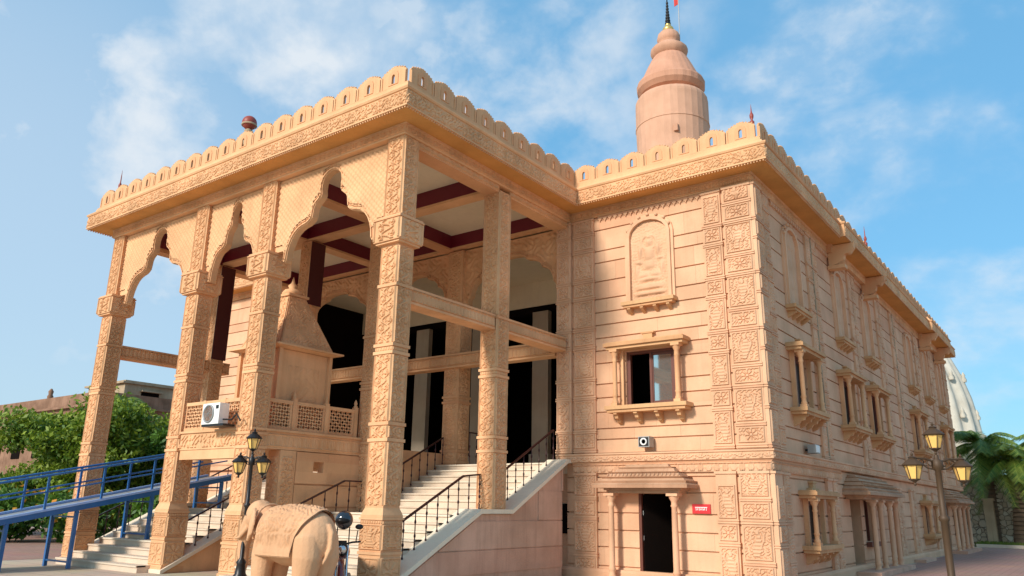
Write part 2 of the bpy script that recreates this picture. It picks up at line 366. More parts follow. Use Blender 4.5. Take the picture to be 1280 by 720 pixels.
def leafband(h_, P=.2, amp=.025):
    amp *= 1.4
    def f(u, v):
        x = (u / P % 1 - .5) * 2; y = v / h_; return amp * (S(1 - np.abs(x) - .75 * np.abs(y - .45) ** 1.4 * 2, .0, .35) * (.7 + .3 * np.cos(x * 14)) + (y > .88) + (y < .1))
    return f

# ---------------------------------------------------------------- dimensions (metres)
FX0, FX1 = -22.2, -10.5        # porch side faces
FY, BY = 10.35, 16.7           # porch front / building front
LX, RX = -27.15, -5.55         # building side faces
EY = 44.3                      # building far end
SOF, EAVE, ROOF, PAR = 9.19, 9.60, 9.80, 10.26
FL = 2.65                      # hall floor
T0 = (-16.35, 30, 0)
TEMPLE = thing('temple', T0, 'large pink sandstone temple with carved pillared porch, twin stairs and round tower', 'temple')
def tp(mb, name, mat, label=None): return mb.build(name, mat, TEMPLE, label)
# ---------------------------------------------------------------- walls
GU = [2.86, 3.19, 3.45, 3.85, 4.20, 4.54, 5.06, 5.38, 5.70, 6.04, 6.37, 6.72, 7.19, 7.69, 8.01, 8.58, 8.95]
GL = [0.0, .30, .72, 1.10, 1.49, 1.95, 2.30, 2.64]
def wallseg(mb, O, U, Nn, length, openings, z0, z1, grooves, thick=.30, gap=.034, gd=.045):
    """ashlar wall: courses of separate stones over a backing, real openings"""
    O = Vector(O); U = Vector(U); Nn = Vector(Nn)
    def bx(u0, u1, a, b, d0, d1, t=None):
        P = lambda u, z, d: O + U * u + Nn * d + Vector((0, 0, z))
        mb.hexa([P(u0, a, d0), P(u1, a, d0), P(u1, a, d1), P(u0, a, d1)], [P(u0, b, d0), P(u1, b, d0), P(u1, b, d1), P(u0, b, d1)], t)
    def segs(a, b):
        cut = sorted((o[0], o[1]) for o in openings if o[2] < b - 1e-4 and o[3] > a + 1e-4); res = []; u = 0
        for c, d in cut:
            if c > u: res.append((u, c))
            u = max(u, d)
        if u < length: res.append((u, length))
        return res
    zs = sorted(set([z0, z1] + [z for o in openings for z in o[2:4] if z0 < z < z1]))
    for a, b in zip(zs, zs[1:]):
        for u0, u1 in segs(a, b): bx(u0, u1, a, b, -thick, -gd, .5)
    gs = [g for g in grooves if z0 <= g <= z1]
    for k, (a, b) in enumerate(zip(gs, gs[1:])):
        zz = sorted(set([a, b] + [z for o in openings for z in o[2:4] if a < z < b]))
        for a2, b2 in zip(zz, zz[1:]):
            lo = a2 + (gap / 2 if a2 == a else 0); hi = b2 - (gap / 2 if b2 == b else 0)
            for u0, u1 in segs(a2, b2):
                u = u0; rr = random.Random(k * 13 + 5)
                while u < u1 - 1e-6:
                    e = min(u1, u + rr.uniform(.9, 1.6)); e = u1 if u1 - e < .35 else e
                    bx(u, e - (.003 if e < u1 else 0), lo, hi, -gd + .001, 0, random.random()); u = e
WIN = dict(w=1.30, z0=3.92, z1=5.28)
WYU = [19.35, 23.8, 27.2, 34.3, 41.0]                    # upper windows, right side
WYL = [19.45, 34.2]                                     # lower windows, right side
def opn(c, w_, a, b, base): return (c - w_ / 2 - base, c + w_ / 2 - base, a, b)
DOORS_R = [(23.0, 24.1), (38.6, 39.7)]
mb = MB()
wallseg(mb, (FX1 - .1, BY, 0), X, nY, RX - FX1 + .1, [opn(-8.25, 1.30, 3.95, 5.28, FX1 - .1), (-8.66 - FX1 + .1, -7.77 - FX1 + .1, 0, 1.93)], 0, 2.64, GL)
mb.box(-11.2, FX1 - .101, BY + .045, BY + .3, 0, 2.64, .5)
wallseg(mb, (FX1 - .1, BY, 0), X, nY, RX - FX1 + .1, [opn(-8.25, 1.30, 3.95, 5.28, FX1 - .1)], 2.64, 8.95, [2.64] + GU)
tp(mb, 'front_wall', M['wall'])
mb = MB()
opR = [opn(c, 1.2, 3.92, 5.28, BY) for c in WYU]; opL = [opn(c, 1.15, .85, 1.88, BY) for c in WYL]
opL += [(a - BY, b - BY, 0, 1.93) for a, b in DOORS_R] + [(24.5 - BY, 25.4 - BY, .8, 1.93), (41.0 - BY, 42.0 - BY, .8, 1.93)]
wallseg(mb, (RX, BY, 0), Y, X, EY - BY, opL, 0, 2.64, GL)
wallseg(mb, (RX, BY, 0), Y, X, EY - BY, opR, 2.64, 8.95, [2.64] + GU)
tp(mb, 'side_wall', M['wall'])
mb = MB()
wallseg(mb, (LX, BY, 0), X, nY, FX0 - LX + .1, [], 0, 2.64, GL); wallseg(mb, (LX, BY, 0), X, nY, FX0 - LX + .1, [], 2.64, 8.95, [2.64] + GU)
wallseg(mb, (LX, EY, 0), nY, nX, EY - BY, [], 0, 8.95, [0] + GU); wallseg(mb, (RX, EY, 0), nX, Y, RX - LX, [], 0, 8.95, [0] + GU)
tp(mb, 'rear_wall', M['wall'])
# upper wall body behind the cornice
mb = MB()
for (a, b, c, d) in ((LX, FX0, BY, BY + .3), (FX1, RX, BY, BY + .3), (RX - .3, RX, BY + .31, EY), (LX, LX + .3, BY + .31, EY), (LX + .31, RX - .31, EY - .3, EY)):
    mb.box(a, b, c, d, 8.952, 9.44)
tp(mb, 'wall_head', M['wall'])
# ---------------------------------------------------------------- pilasters with stacked carved panels
def pilaster(mb, O, U, Nn, wd, z0, z1, proud=.05, step=.02, seed=0, kinds='fp'):
    O = Vector(O); U = Vector(U); Nn = Vector(Nn); P = lambda u, z, d: O + U * u + Nn * d + Vector((0, 0, z))
    def bx(u0, u1, a, b, d1): mb.hexa([P(u0, a, .001), P(u1, a, .001), P(u1, a, d1), P(u0, a, d1)], [P(u0, b, .001), P(u1, b, .001), P(u1, b, d1), P(u0, b, d1)])
    bx(0, wd, z0, z1, proud); z = z0 + .02; k = int(seed * 3)
    while z < z1 - .3:
        for q in (0, .05): bx(-.02, wd + .02, z + q, z + q + .03, proud + .025 - q * .15)
        hh = (.70 if k % 2 == 0 else .34); hh = min(hh, z1 - z - .14)
        f = (figure(wd - .06, hh, k + seed) if k % 2 == 0 else petals(wd - .06, hh, .03, k + seed)) if kinds == 'fp' else (petals(wd - .06, hh, .03, k) if k % 2 else vine(wd - .06, .4, .03))
        o = P(.03, z + .1, proud + .002); mb.relief(o, U, Z, Nn, wd - .06, hh, f, step); z += hh + .12; k += 1
    bx(-.02, wd + .02, z1 - .05, z1, proud + .03)
def pil(*a_, label=None):
    mb = MB(); pilaster(mb, *a_); tp(mb, 'pilaster', M['wall'])
for z0, z1, pr in ((2.87, 8.93, .05), (.02, 2.40, .07)):
    pil((-6.74, BY, 0), X, nY, .46, z0, z1, pr, .02, .3)
    pil((-6.20, BY, 0), X, nY, .65, z0, z1, pr + .04, .02, 1.0)
    pil((-10.36, BY, 0), X, nY, .62, z0, z1, pr, .02, .6)
    if z0 > 2: pil((-10.86, BY, 0), X, nY, .44, z0, z1, pr + .04, .02, 1.3, 'v')
    pil((LX, BY, 0), X, nY, .65, z0, z1, pr + .04, .03, 1.0); pil((LX + .72, BY, 0), X, nY, .46, z0, z1, pr, .03, .3)
    pil((FX0 - .85, BY, 0), X, nY, .62, z0, z1, pr, .03, .6)
PY = [(16.62, .5), (17.3, .42), (20.72, .42), (21.24, .40), (25.15, .36), (25.6, .36), (28.9, .36), (29.35, .34), (31.3, .36), (31.8, .4), (35.9, .38), (36.4, .38), (39.3, .36), (39.8, .36), (43.3, .4), (43.85, .45)]
for i, (y, wd) in enumerate(PY):
    for z0, z1, pr in ((2.87, 8.93, .05), (.02, 2.40, .07)):
        if z0 < 1 and (22.2 < y < 28.9 or 37.5 < y < 43.4): continue
        pil((RX, y, 0), Y, X, wd, z0, z1, pr + (.04 if i == 0 else 0), .03 if i < 4 else .045, i * .37)
# thin rain pipes on the side wall
for y in (21.19, 31.72): mb = MB(); mb.tube([(RX + .05, y, 2.9), (RX + .05, y, 8.9)], .025, 8); tp(mb, 'rain_pipe', M['tan'])

# sweep a profile round the outline with mitred corners
def offs(path, d, closed=False):
    n = len(path); o = []
    for i, p in enumerate(path):
        nr = Vector((0, 0)); segs = []
        for a, b in ((i - 1, i), (i, i + 1)):
            if a < 0 or b >= n:
                continue
            v = Vector(path[b]) - Vector(path[a]); v.normalize(); segs.append(Vector((v.y, -v.x)))
        for sgm in segs:
            if not any((sgm - t).length < 1e-3 for t in [nr]): nr = nr + sgm
        o.append((p[0] + nr.x * d, p[1] + nr.y * d))
    return o
def sweep(mb, path, prof):
    rings = []; 
    cols = [offs(path, d) for d, z in prof]
    n = len(path); m_ = len(prof)
    for i in range(n - 1):
        V = []
        for j in (i, i + 1):
            for k in range(m_): V.append((*cols[k][j], prof[k][1]))
        mb.grid(V, [(k, (k + 1) % m_, m_ + (k + 1) % m_, m_ + k) for k in range(m_)])
    for j in (0, n - 1): mb.poly([(*cols[k][j], prof[k][1]) for k in range(m_)], [list(range(m_))])
PATH = [(LX, 30), (LX, BY), (FX0, BY), (FX0, FY), (FX1, FY), (FX1, BY), (RX, BY), (RX, 23.0), (RX + .13, 23.0), (RX + .13, 27.3), (RX, 27.3), (RX, 37.4), (RX + .13, 37.4), (RX + .13, 41.4), (RX, 41.4), (RX, EY)]
mb = MB()
sweep(mb, PATH, [(-.28, SOF + .01), (.03, SOF + .01), (.10, SOF + .015), (.56, SOF + .015), (.56, SOF), (.60, SOF), (.60, SOF + .03), (.585, SOF + .035), (.585, EAVE - .05), (.61, EAVE - .04), (.63, EAVE), (.62, EAVE + .02), (.52, EAVE + .05), (.50, EAVE + .12), (.46, EAVE + .14), (.46, ROOF), (-.28, ROOF)])
# carved band on the fascia and small drops below it
def along(path, d, fn):
    pp = offs(path, d)
    for i in range(len(pp) - 1):
        a, b = Vector((*pp[i], 0)), Vector((*pp[i + 1], 0)); ln = (b - a).length
        u = (b - a) / ln; nn = Vector((u.y, -u.x, 0)); fn(a, u, nn, ln, i)
def band(mb, path, d, z0, z1, mk, step, skip=()):
    def fn(a, u, nn, ln, i):
        if i in skip or ln < .35: return
        mb.relief(a + Vector((0, 0, z0)), u, Z, nn, ln, z1 - z0, mk(z1 - z0), step)
    along(path, d, fn)
NEAR = [(FX0, BY), (FX0, FY), (FX1, FY), (FX1, BY), (RX, BY)]
SIDE = [(RX, BY), (RX, 23.0), (RX + .13, 23.0), (RX + .13, 27.3), (RX, 27.3), (RX, 37.4), (RX + .13, 37.4), (RX + .13, 41.4), (RX, 41.4), (RX, EY)]
pp1, pp2 = [(LX, 20), (LX, BY)] + NEAR + [(RX, 23.0)], SIDE
def slice_band(mb, d, z0, z1, mk, step1, step2):
    def fn(a, u, nn, ln, i):
        if ln < .35: return
        far = a.y > BY - d + .5 or (a.y > BY - 1.2 and abs(u.y) > .5 and u.y > 0 and a.x > -7)
        mb.relief(a + Vector((0, 0, z0)), u, Z, nn, ln, z1 - z0, mk(z1 - z0), step2 if far or a.x < -23 else step1)
    along(PATH, d, fn)
slice_band(mb, .588, SOF + .05, EAVE - .07, lambda h: (lambda u, v: np.maximum(scroll(h, .34, .022)(u, v), foliage_fn(.016, 40)(u, v))), .018, .035)
def drops(a, u, nn, ln, i):
    if ln < .35: return
    k = int(ln / .07)
    if a.y > BY + 3: return
    for j in range(k):
        p = a + u * ((j + .5) * ln / k); mb.box(p.x - .015, p.x + .015, p.y - .015, p.y + .015, SOF - .035, SOF - .001, .4)
along(PATH, .565, drops)
tp(mb, 'cornice', M['sand'])
mb = MB(); sweep(mb, PATH, [(.07, SOF + .002), (.55, SOF + .002), (.55, SOF + .012), (.07, SOF + .012)]); tp(mb, 'soffit', M['ochre'])
# frieze below the soffit
mb = MB()
sweep(mb, PATH, [(-.25, 8.955), (.045, 8.955), (.06, 8.98), (.045, 9.0), (.045, 9.15), (.08, 9.19), (-.25, 9.19)])
slice_band(mb, .047, 8.99, 9.16, lambda h: leafband(h, .17, .025), .02, .04)
tp(mb, 'frieze', M['sand'])
# string course between storeys
mb = MB()
PB = [(FX1 - .35, BY), (RX, BY), (RX, EY)]
sweep(mb, PB, [(-.05, 2.645), (.10, 2.645), (.13, 2.66), (.13, 2.80), (.16, 2.82), (.16, 2.855), (-.05, 2.87)])
band(mb, PB, .132, 2.665, 2.80, lambda h: scroll(h, .3, .02), .022)
sweep(mb, [(-10.4, BY), (RX, BY), (RX, 22.1)], [(-.05, 2.40), (.06, 2.40), (.06, 2.60), (.09, 2.64), (-.05, 2.64)])
band(mb, [(-10.4, BY), (RX, BY), (RX, 22.1)], .062, 2.41, 2.60, lambda h: leafband(h, .19, .025), .022)
tp(mb, 'string_course', M['wall']); mb = MB()
sweep(mb, [(LX, 20), (LX, BY), (FX0 - .05, BY)], [(-.05, 2.645), (.10, 2.645), (.13, 2.66), (.13, 2.80), (.16, 2.82), (.16, 2.855), (-.05, 2.87)])
tp(mb, 'string_course', M['wall'])
mb = MB(); sweep(mb, PB, [(-.05, 0.001), (.14, .001), (.14, .18), (.10, .24), (-.05, .24)]); tp(mb, 'plinth', M['wall'])
# hanging fringe under the frieze on the plain bays
mb = MB()
mb.box(-9.62, -6.76, BY - .03, BY - .001, 8.90, 8.948)
for k in range(19):
    x = -9.6 + k * .15; mb.prism([[(x, 8.905), (x, 8.86), (x + .03, 8.85), (x + .05, 8.79), (x + .07, 8.85), (x + .10, 8.86), (x + .10, 8.905)]], (0, BY - .04, 0), X, Z, Y, .038)
tp(mb, 'fringe', M['wall'])
for y0, y1 in ((18.0, 20.6), (21.8, 25.0), (26.1, 28.8), (32.3, 35.8)):
    k = 0; mb = MB(); mb.box(RX + .001, RX + .04, y0, y1, 8.90, 8.948)
    while y0 + k * .17 < y1: mb.box(RX + .001, RX + .055, y0 + k * .17, y0 + k * .17 + .1, 8.82, 8.91); k += 1
    tp(mb, 'fringe', M['wall'])
# big brackets under the cornice steps
for y in (23.05, 27.1, 37.45, 41.2):
    mb = MB(); lo = [(0, 8.55), (.25, 8.6), (.42, 8.72), (.45, 8.86), (.62, 8.9), (.72, 9.02), (.74, 9.17), (0, 9.17)]
    mb.prism([lo], (RX + .05, y, 0), X, Z, Y, .22); mb.ball((RX + .62, y + .11, 8.92), (.09, .1, .09)); mb.box(RX + .02, RX + .5, y - .04, y + .26, 8.45, 8.56)
    tp(mb, 'cornice_bracket', M['sand'])

# ---------------------------------------------------------------- roof, parapet and merlons
mb = MB(); mb.box(FX0, FX1, FY, BY + .3, 9.46, 9.78).box(LX, RX, BY + .31, EY, 9.46, 9.78); tp(mb, 'roof', M['tan'])
PARA = [(LX, 30), (LX, BY), (FX0, BY), (FX0, FY), (FX1, FY), (FX1, BY), (RX, BY), (RX, EY)]
mb = MB(); sweep(mb, PARA, [(.26, ROOF + .001), (.44, ROOF + .001), (.44, ROOF + .045), (.42, ROOF + .06), (.26, ROOF + .06)])
parapet = tp(mb, 'parapet', M['sand'])
def merlon_mesh():
    mb = MB(); z0 = 0
    outl = [(-.335, 0), (.335, 0), (.335, .31), (.32, .345), (.28, .355), (.25, .39), (.19, .40), (.15, .435), (.09, .44), (.05, .465), (0, .475), (-.05, .465), (-.09, .44), (-.15, .435), (-.19, .40), (-.25, .39), (-.28, .355), (-.32, .345), (-.335, .31)]
    hole = [(-.042, .07), (-.042, .24), (-.028, .275), (0, .29), (.028, .275), (.042, .24), (.042, .07)]
    mb.prism([outl, hole], (0, -.06, 0), X, Z, Y, .045)
    fr = [(-.13, .05), (.13, .05), (.13, .27), (.10, .34), (0, .38), (-.10, .34), (-.13, .27)]
    mb.prism([fr, hole], (0, -.073, 0), X, Z, Y, .012)
    for s_ in (-1, 1): mb.box(s_ * .315 - .018, s_ * .315 + .018, -.08, -.061, 0, .29)
    for t in np.linspace(-.27, .27, 9):
        mb.ball((t, -.04, .385 + .085 * (1 - (abs(t) / .27) ** 1.6)), (.02, .03, .02), 6, 4)
    return mb
ORG['__'] = (0, 0, 0)
mproto = merlon_mesh().build('merlon', M['sand'], None); mproto.parent = parapet
first = True
def merl(a, u, nn, ln, i):
    global first
    if ln < .5: return
    k = max(1, round(ln / .72)); 
    for j in range(k):
        if a.x < -23 and a.y > 24 and abs(u.y) > .5: continue
        p = a + u * ((j + .5) * ln / k) - nn * .001
        o = mproto if first else mproto.copy()
        if not first: COL.objects.link(o)
        first = False
        o.parent = parapet; o.location = (p.x - T0[0], p.y - T0[1], ROOF + .055)
        o.rotation_euler.z = math.atan2(u.y, u.x); o.scale = (ln / k / .69, 1, 1)
along(PARA, .35, merl)
# rooftop finials
for (x, y, h) in ((-21.9, 10.1, .75), (-5.3, 16.4, .55), (-7.2, 25.5, .8), (-5.1, 26.5, .7)):
    mb = MB(); mb.lathe([(.05, 0), (.06, .08), (.02, .14), (.045, .2), (.05, .26), (.018, .34), (.014, h * .7), (.002, h)], (x, y, ROOF + (.42 if x > -20 and y < 17 or x == -21.9 else .3)), 8)
    o = mb.build('roof_finial', M['rust']); 
    tag(o, {10.1: 'slim dark red spike finial at the left end of the porch parapet', 16.4: 'thin pennant spike on the parapet corner of the side block', 25.5: 'small red spike behind the parapet right of the round tower', 26.5: 'pale red spike rising over the side parapet'}[y], 'finial')

# ---------------------------------------------------------------- porch columns
def carved_face(mb, x0, x1, y0, y1, z0, z1, fn, step, faces='SEWN', off=.002):
    if 'S' in faces: mb.relief((x0, y0 - off, z0), X, Z, nY, x1 - x0, z1 - z0, fn(x1 - x0), step)
    if 'E' in faces: mb.relief((x1 + off, y0, z0), Y, Z, X, y1 - y0, z1 - z0, fn(y1 - y0), step)
    if 'W' in faces: mb.relief((x0 - off, y1, z0), nY, Z, nX, y1 - y0, z1 - z0, fn(y1 - y0), step)
    if 'N' in faces: mb.relief((x1, y1 + off, z0), nX, Z, Y, x1 - x0, z1 - z0, fn(x1 - x0), step)
def column_mb(w_, d_, zb, ztop, step=.02, base=True, cap=True, rings=(2.75, 3.05)):
    mb = MB(); h = w_ / 2; k = d_ / 2
    def bx(e, a, b): mb.box(-h - e, h + e, -k - e, k + e, a, b)
    sh0 = zb
    if base:
        bx(.07, zb, zb + .14); bx(.045, zb + .141, zb + .72); bx(.065, zb + .721, zb + .77); bx(.045, zb + .771, zb + 1.32); bx(.07, zb + 1.321, zb + 1.36); bx(.05, zb + 1.361, zb + 1.40)
        e = .045
        carved_face(mb, -h - e, h + e, -k - e, k + e, zb + .18, zb + .68, lambda ww: petals(ww, .5, .020), step)
        carved_face(mb, -h - e, h + e, -k - e, k + e, zb + .80, zb + 1.24, lambda ww: figure(ww, .44, 2, .032), step)
        carved_face(mb, -h - e, h + e, -k - e, k + e, zb + 1.25, zb + 1.31, lambda ww: dentils(.06, .02), .015)
        a, b = zb + 1.401, zb + 1.53
        mb.hexa([(-h - .05, -k - .05, a), (h + .05, -k - .05, a), (h + .05, k + .05, a), (-h - .05, k + .05, a)], [(-h, -k, b), (h, -k, b), (h, k, b), (-h, k, b)])
        sh0 = b
    top = 6.60 if cap else ztop
    bx(0, sh0 - .01 if base else zb, top)
    zz = [sh0] + [r for r in rings if sh0 < r < top] + [4.4, 4.55, 5.75] + [top]
    zz = sorted(z for z in set(zz) if sh0 <= z <= top)
    for i, (a, b) in enumerate(zip(zz, zz[1:])):
        if i: bx(.028, a - .03, a + .03)
        if b - a < .2:
            carved_face(mb, -h, h, -k, k, a + .04, b - .04, lambda ww: dentils(.07, .015), .018); continue
        carved_face(mb, -h, h, -k, k, a + .04, b - .04, lambda ww: vine(ww, .29, .026, i * .3), step)
    if cap:
        bx(.09, 6.601, 6.64); bx(.125, 6.641, 7.10); bx(.15, 7.101, 7.13); bx(.125, 7.131, 7.17)
        e = .125; carved_face(mb, -h - e, h + e, -k - e, k + e, 6.66, 7.09, lambda ww: vine(ww, .24, .03, .2), step)
        bx(0, 7.171, ztop); carved_face(mb, -h, h, -k, k, 7.19, ztop - .02, lambda ww: vine(ww, .29, .026, .5), step)
    return mb
PX = [-21.93, -17.70, -14.93, -10.74]
proto = column_mb(.47, .42, 0, 8.953).build('porch_column', M['sand'], None)
for i, x in enumerate(PX):
    o = proto if i == 0 else proto.copy()
    if i: COL.objects.link(o)
    o.parent = TEMPLE; o.location = (x - T0[0], FY + .21 - T0[1], 0)
    if i == 3: o.location.x = -10.735 - T0[0]
# middle and rear rows stand on stair landings, balcony and hall floor
def place(mb, name, mat, x, y, label=None):
    o = mb.build(name, mat, None); o.parent = TEMPLE; o.location = (x - T0[0], y - T0[1], 0)
    if label: o['label'] = label
    return o
place(column_mb(.46, .42, 1.50, 8.85, .02, False, False), 'side_column', M['sand'], -10.73, 13.81)
p = column_mb(.46, .42, 0.0, 8.9, .025, False, False)
for x in (-21.93, -17.55, -14.62):
    o = place(p, 'inner_column', M['sand'], x, 13.81)
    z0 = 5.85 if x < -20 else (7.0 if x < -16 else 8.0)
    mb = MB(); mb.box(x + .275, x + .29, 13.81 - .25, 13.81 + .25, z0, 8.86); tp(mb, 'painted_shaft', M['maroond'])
p = column_mb(.56, .50, FL, 8.9, .03, False, False)
for x in (-17.75, -14.5, -21.95): place(p, 'rear_column', M['sand'], x, BY + .25)
# ---------------------------------------------------------------- cusped arch panels
HALF = [(0, 8.80), (.10, 8.785), (.20, 8.74), (.28, 8.66), (.32, 8.55), (.33, 8.42), (.31, 8.30), (.34, 8.22), (.42, 8.16), (.50, 8.10), (.55, 8.02), (.57, 7.90), (.59, 7.78), (.66, 7.72), (.75, 7.67), (.90, 7.64), (1.02, 7.60), (1.14, 7.52), (1.24, 7.40), (1.32, 7.24), (1.36, 7.10), (1.38, 6.92), (1.42, 6.86), (1.46, 6.92), (1.50, 7.10), (1.54, 7.16)]
WIDE = [(0, 8.80), (.30, 8.78), (.44, 8.72), (.50, 8.64), (.62, 8.62), (.82, 8.55), (.96, 8.44), (1.02, 8.32), (1.14, 8.28), (1.26, 8.18), (1.34, 8.02), (1.37, 7.86), (1.44, 7.78), (1.49, 7.66), (1.50, 7.50), (1.54, 7.40)]
def arch(xc, half, y0, th, ztop, zoff=0, step=.02, name='arch_panel', carve=True, wz=None, prof=None, fn=None):
    k = (half - .30 * min(1, half / 1.85)) / 1.54 if half < 1.5 else 1.0 + (half - 1.87) / 1.54
    if prof: k = (half - .06) / 1.54
    R = [(x * k, z + zoff) for x, z in (prof or HALF)]; R = R + [(half, R[-1][1])]
    lo = [(-x, z) for x, z in R[::-1]] + R[1:]
    outl = lo + [(half, ztop), (-half, ztop)]
    mb = MB(); mb.prism([outl], (xc, y0, 0), X, Z, Y, th, .3)
    # moulded lip that follows the opening
    nb = len(lo) - 2
    for off_, t_ in ((.035, .03), (.10, .018)):
        for i in range(4, nb - 4):
            a = Vector((lo[i][0], 0, lo[i][1])); b = Vector((lo[i + 1][0], 0, lo[i + 1][1])); d = (b - a)
            nrm = Vector((-d.z, 0, d.x)).normalized() * off_
            mb.bar(a + nrm + Vector((xc, y0 - t_ / 2, 0)), b + nrm + Vector((xc, y0 - t_ / 2, 0)), t_, .035, (0, 1, 0))
    if carve:                                            # woven carving on the spandrels
        zb = np.array([p_[1] for p_ in lo]); xb = np.array([p_[0] for p_ in lo])
        st = step; nx = int(2 * half / st); nz = int((ztop - 7.1 - zoff) / st)
        u = np.linspace(-half + .01, half - .01, nx); v = np.linspace(7.15 + zoff, ztop - .01, nz); uu, vv = np.meshgrid(u, v)
        order = np.argsort(xb, kind='stable'); low = np.interp(u, xb[order], zb[order])
        h = (fn or weave(.016, .125))(uu, vv) + .003
        border = (vv > ztop - .07) | (uu < -half + .05) | (uu > half - .05); h = np.where(border, .02, h)
        V = np.stack([xc + uu, y0 - h, vv], -1).reshape(-1, 3)
        idx = np.arange(nx * nz).reshape(nz, nx); ok = (vv[:-1, :-1] > (low[:-1] + .13)) & (vv[:-1, :-1] > (low[1:] + .13))
        Q = np.stack([idx[:-1, :-1][ok], idx[:-1, 1:][ok], idx[1:, 1:][ok], idx[1:, :-1][ok]], 1)
        mb.grid(V, Q, True, .3)
    return tp(mb, name, M['sand'])
for a, b in zip(PX, PX[1:]): arch((a + b) / 2, (b - a) / 2 - .235, FY + .13, .16, 8.953)
for a, b, in ((-21.67, -18.03), (-17.47, -14.78), (-14.22, -10.86)):
    arch((a + b) / 2, (b - a) / 2, BY + .12, .2, 8.92, -.38, .025, 'rear_arch', True, None, WIDE, foliage_fn(.022, 20))
# ---------------------------------------------------------------- ceiling and beams
mb = MB(); mb.box(FX0 + .3, FX1 - .3, FY + .3, 20.2, 9.40, 9.445); tp(mb, 'ceiling', M['plaster'])
mbm = MB(); mbt = MB()
def beam(x0, x1, y0, y1, z0=8.93):
    mbt.box(x0, x1, y0, y1, z0, z0 + .06); mbm.box(x0 + .012, x1 - .012, y0 + .012, y1 - .012, z0 + .061, 9.398)
beam(FX0 + .45, FX1 - .45, 13.62, 14.0)
for x in (-17.75, -14.82): beam(x - .2, x + .2, FY + .35, 13.618); beam(x - .2, x + .2, 14.002, BY + .1)
beam(FX0 + .45, FX1 - .45, BY - .10, BY + .115, 8.95)
for x0, x1 in ((FX0 + .43, FX0 + .449), (FX1 - .449, FX1 - .43)): mbm.box(x0, x1, FY + .43, BY - .01, 8.92, 9.398)
mbm.box(FX0 + .45, FX1 - .45, FY + .30, FY + .33, 9.0, 9.398)
tp(mbt, 'ceiling_beams', M['sand']); tp(mbm, 'beam_sides', M['maroon'])
# side beams and tie beams
for x0, x1, s_ in ((FX1 - .43, FX1 - .02, 1), (FX0 + .02, FX0 + .43, -1)):
    mb = MB()
    for ya, yb in ((FY + .43, 13.59), (14.03, BY - .02)): mb.box(x0, x1, ya, yb, 8.80, 9.40)
    if s_ > 0:
        for ya, yb in ((FY + .43, 13.59), (14.03, BY - .12)): mb.relief((x1 + .002, ya, 8.83), Y, Z, X, yb - ya, .16, leafband(.16, .2, .02), .02)
    tp(mb, 'side_beam', M['sand'])
def tie(mb, p, q, wd, z0, z1, step=.02, nn=None):
    p = Vector((*p, 0)); q = Vector((*q, 0)); u = (q - p).normalized(); n_ = Vector((u.y, -u.x, 0)) if nn is None else Vector(nn); ln = (q - p).length
    def B(a, b, e):
        P = lambda pt, s_, z: pt + n_ * (s_ * (wd / 2 + e)) + Vector((0, 0, z))
        mb.hexa([P(p, -1, a), P(q, -1, a), P(q, 1, a), P(p, 1, a)], [P(p, -1, b), P(q, -1, b), P(q, 1, b), P(p, 1, b)])
    B(z0, z0 + .05, .02); B(z0 + .051, z1 - .051, 0); B(z1 - .05, z1, .02)
    for s_, a, uu in ((1, p, u), (-1, q, -u)):
        mb.relief(a + n_ * s_ * (wd / 2 + .002) + Vector((0, 0, z0 + .055)), uu, Z, n_ * s_, ln, z1 - z0 - .11, lambda a_, b_: leafband(z1 - z0 - .11, .12, .022)(a_, b_), step)
mb = MB(); tie(mb, (-10.735, FY + .46), (-10.735, 13.58), .36, 5.45, 5.80); tie(mb, (-10.735, 14.04), (-10.735, BY - .14), .36, 5.45, 5.80); tp(mb, 'tie_beam', M['sand'])
mb = MB(); tie(mb, (-21.93, FY + .46), (-21.93, 14.3), .36, 5.45, 5.80); tp(mb, 'tie_beam', M['sand'])
mb = MB(); tie(mb, (-21.6, BY + .05), (-10.9, BY + .05), .30, 5.37, 5.77, .025); tp(mb, 'tie_beam', M['sand'])

# ---------------------------------------------------------------- hall behind the porch
mb = MB()
mb.box(FX0, FX1, BY + .001, 20.2, FL - .25, FL)
tp(mb, 'hall_floor', M['marble'])
mb = MB()
mb.box(FX0, FX1, 20.2, 20.45, 7.9, 9.39); mb.box(FX0, FX1, 17.3, 20.19, 8.72, 8.78)
tp(mb, 'hall_upper_wall', M['plaster'])
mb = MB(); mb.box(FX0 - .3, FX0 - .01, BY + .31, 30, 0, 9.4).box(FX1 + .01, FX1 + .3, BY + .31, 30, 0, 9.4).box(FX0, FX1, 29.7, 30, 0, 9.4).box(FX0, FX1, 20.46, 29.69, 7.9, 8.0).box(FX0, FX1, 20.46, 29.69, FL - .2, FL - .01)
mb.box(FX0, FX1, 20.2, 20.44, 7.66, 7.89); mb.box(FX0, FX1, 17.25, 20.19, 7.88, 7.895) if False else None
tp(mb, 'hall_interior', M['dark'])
for x in (-20.6, -18.8, -16.2, -13.7, -11.6):
    mb = MB(); mb.box(x - .30, x + .30, 20.0, 20.19, FL, 7.65); mb.box(x - .34, x + .34, 19.96, 20.19, 6.3, 6.45); mb.box(x - .36, x + .36, 19.94, 20.19, FL + .001, FL + .5); tp(mb, 'hall_pillar', M['grey'])
# window storey lining (dark rooms behind the facade windows)
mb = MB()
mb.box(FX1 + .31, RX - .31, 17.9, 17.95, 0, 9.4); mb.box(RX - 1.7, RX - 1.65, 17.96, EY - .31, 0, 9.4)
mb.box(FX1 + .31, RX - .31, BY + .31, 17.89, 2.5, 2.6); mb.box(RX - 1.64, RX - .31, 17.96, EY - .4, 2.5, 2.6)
tp(mb, 'room_partition', M['dark'])

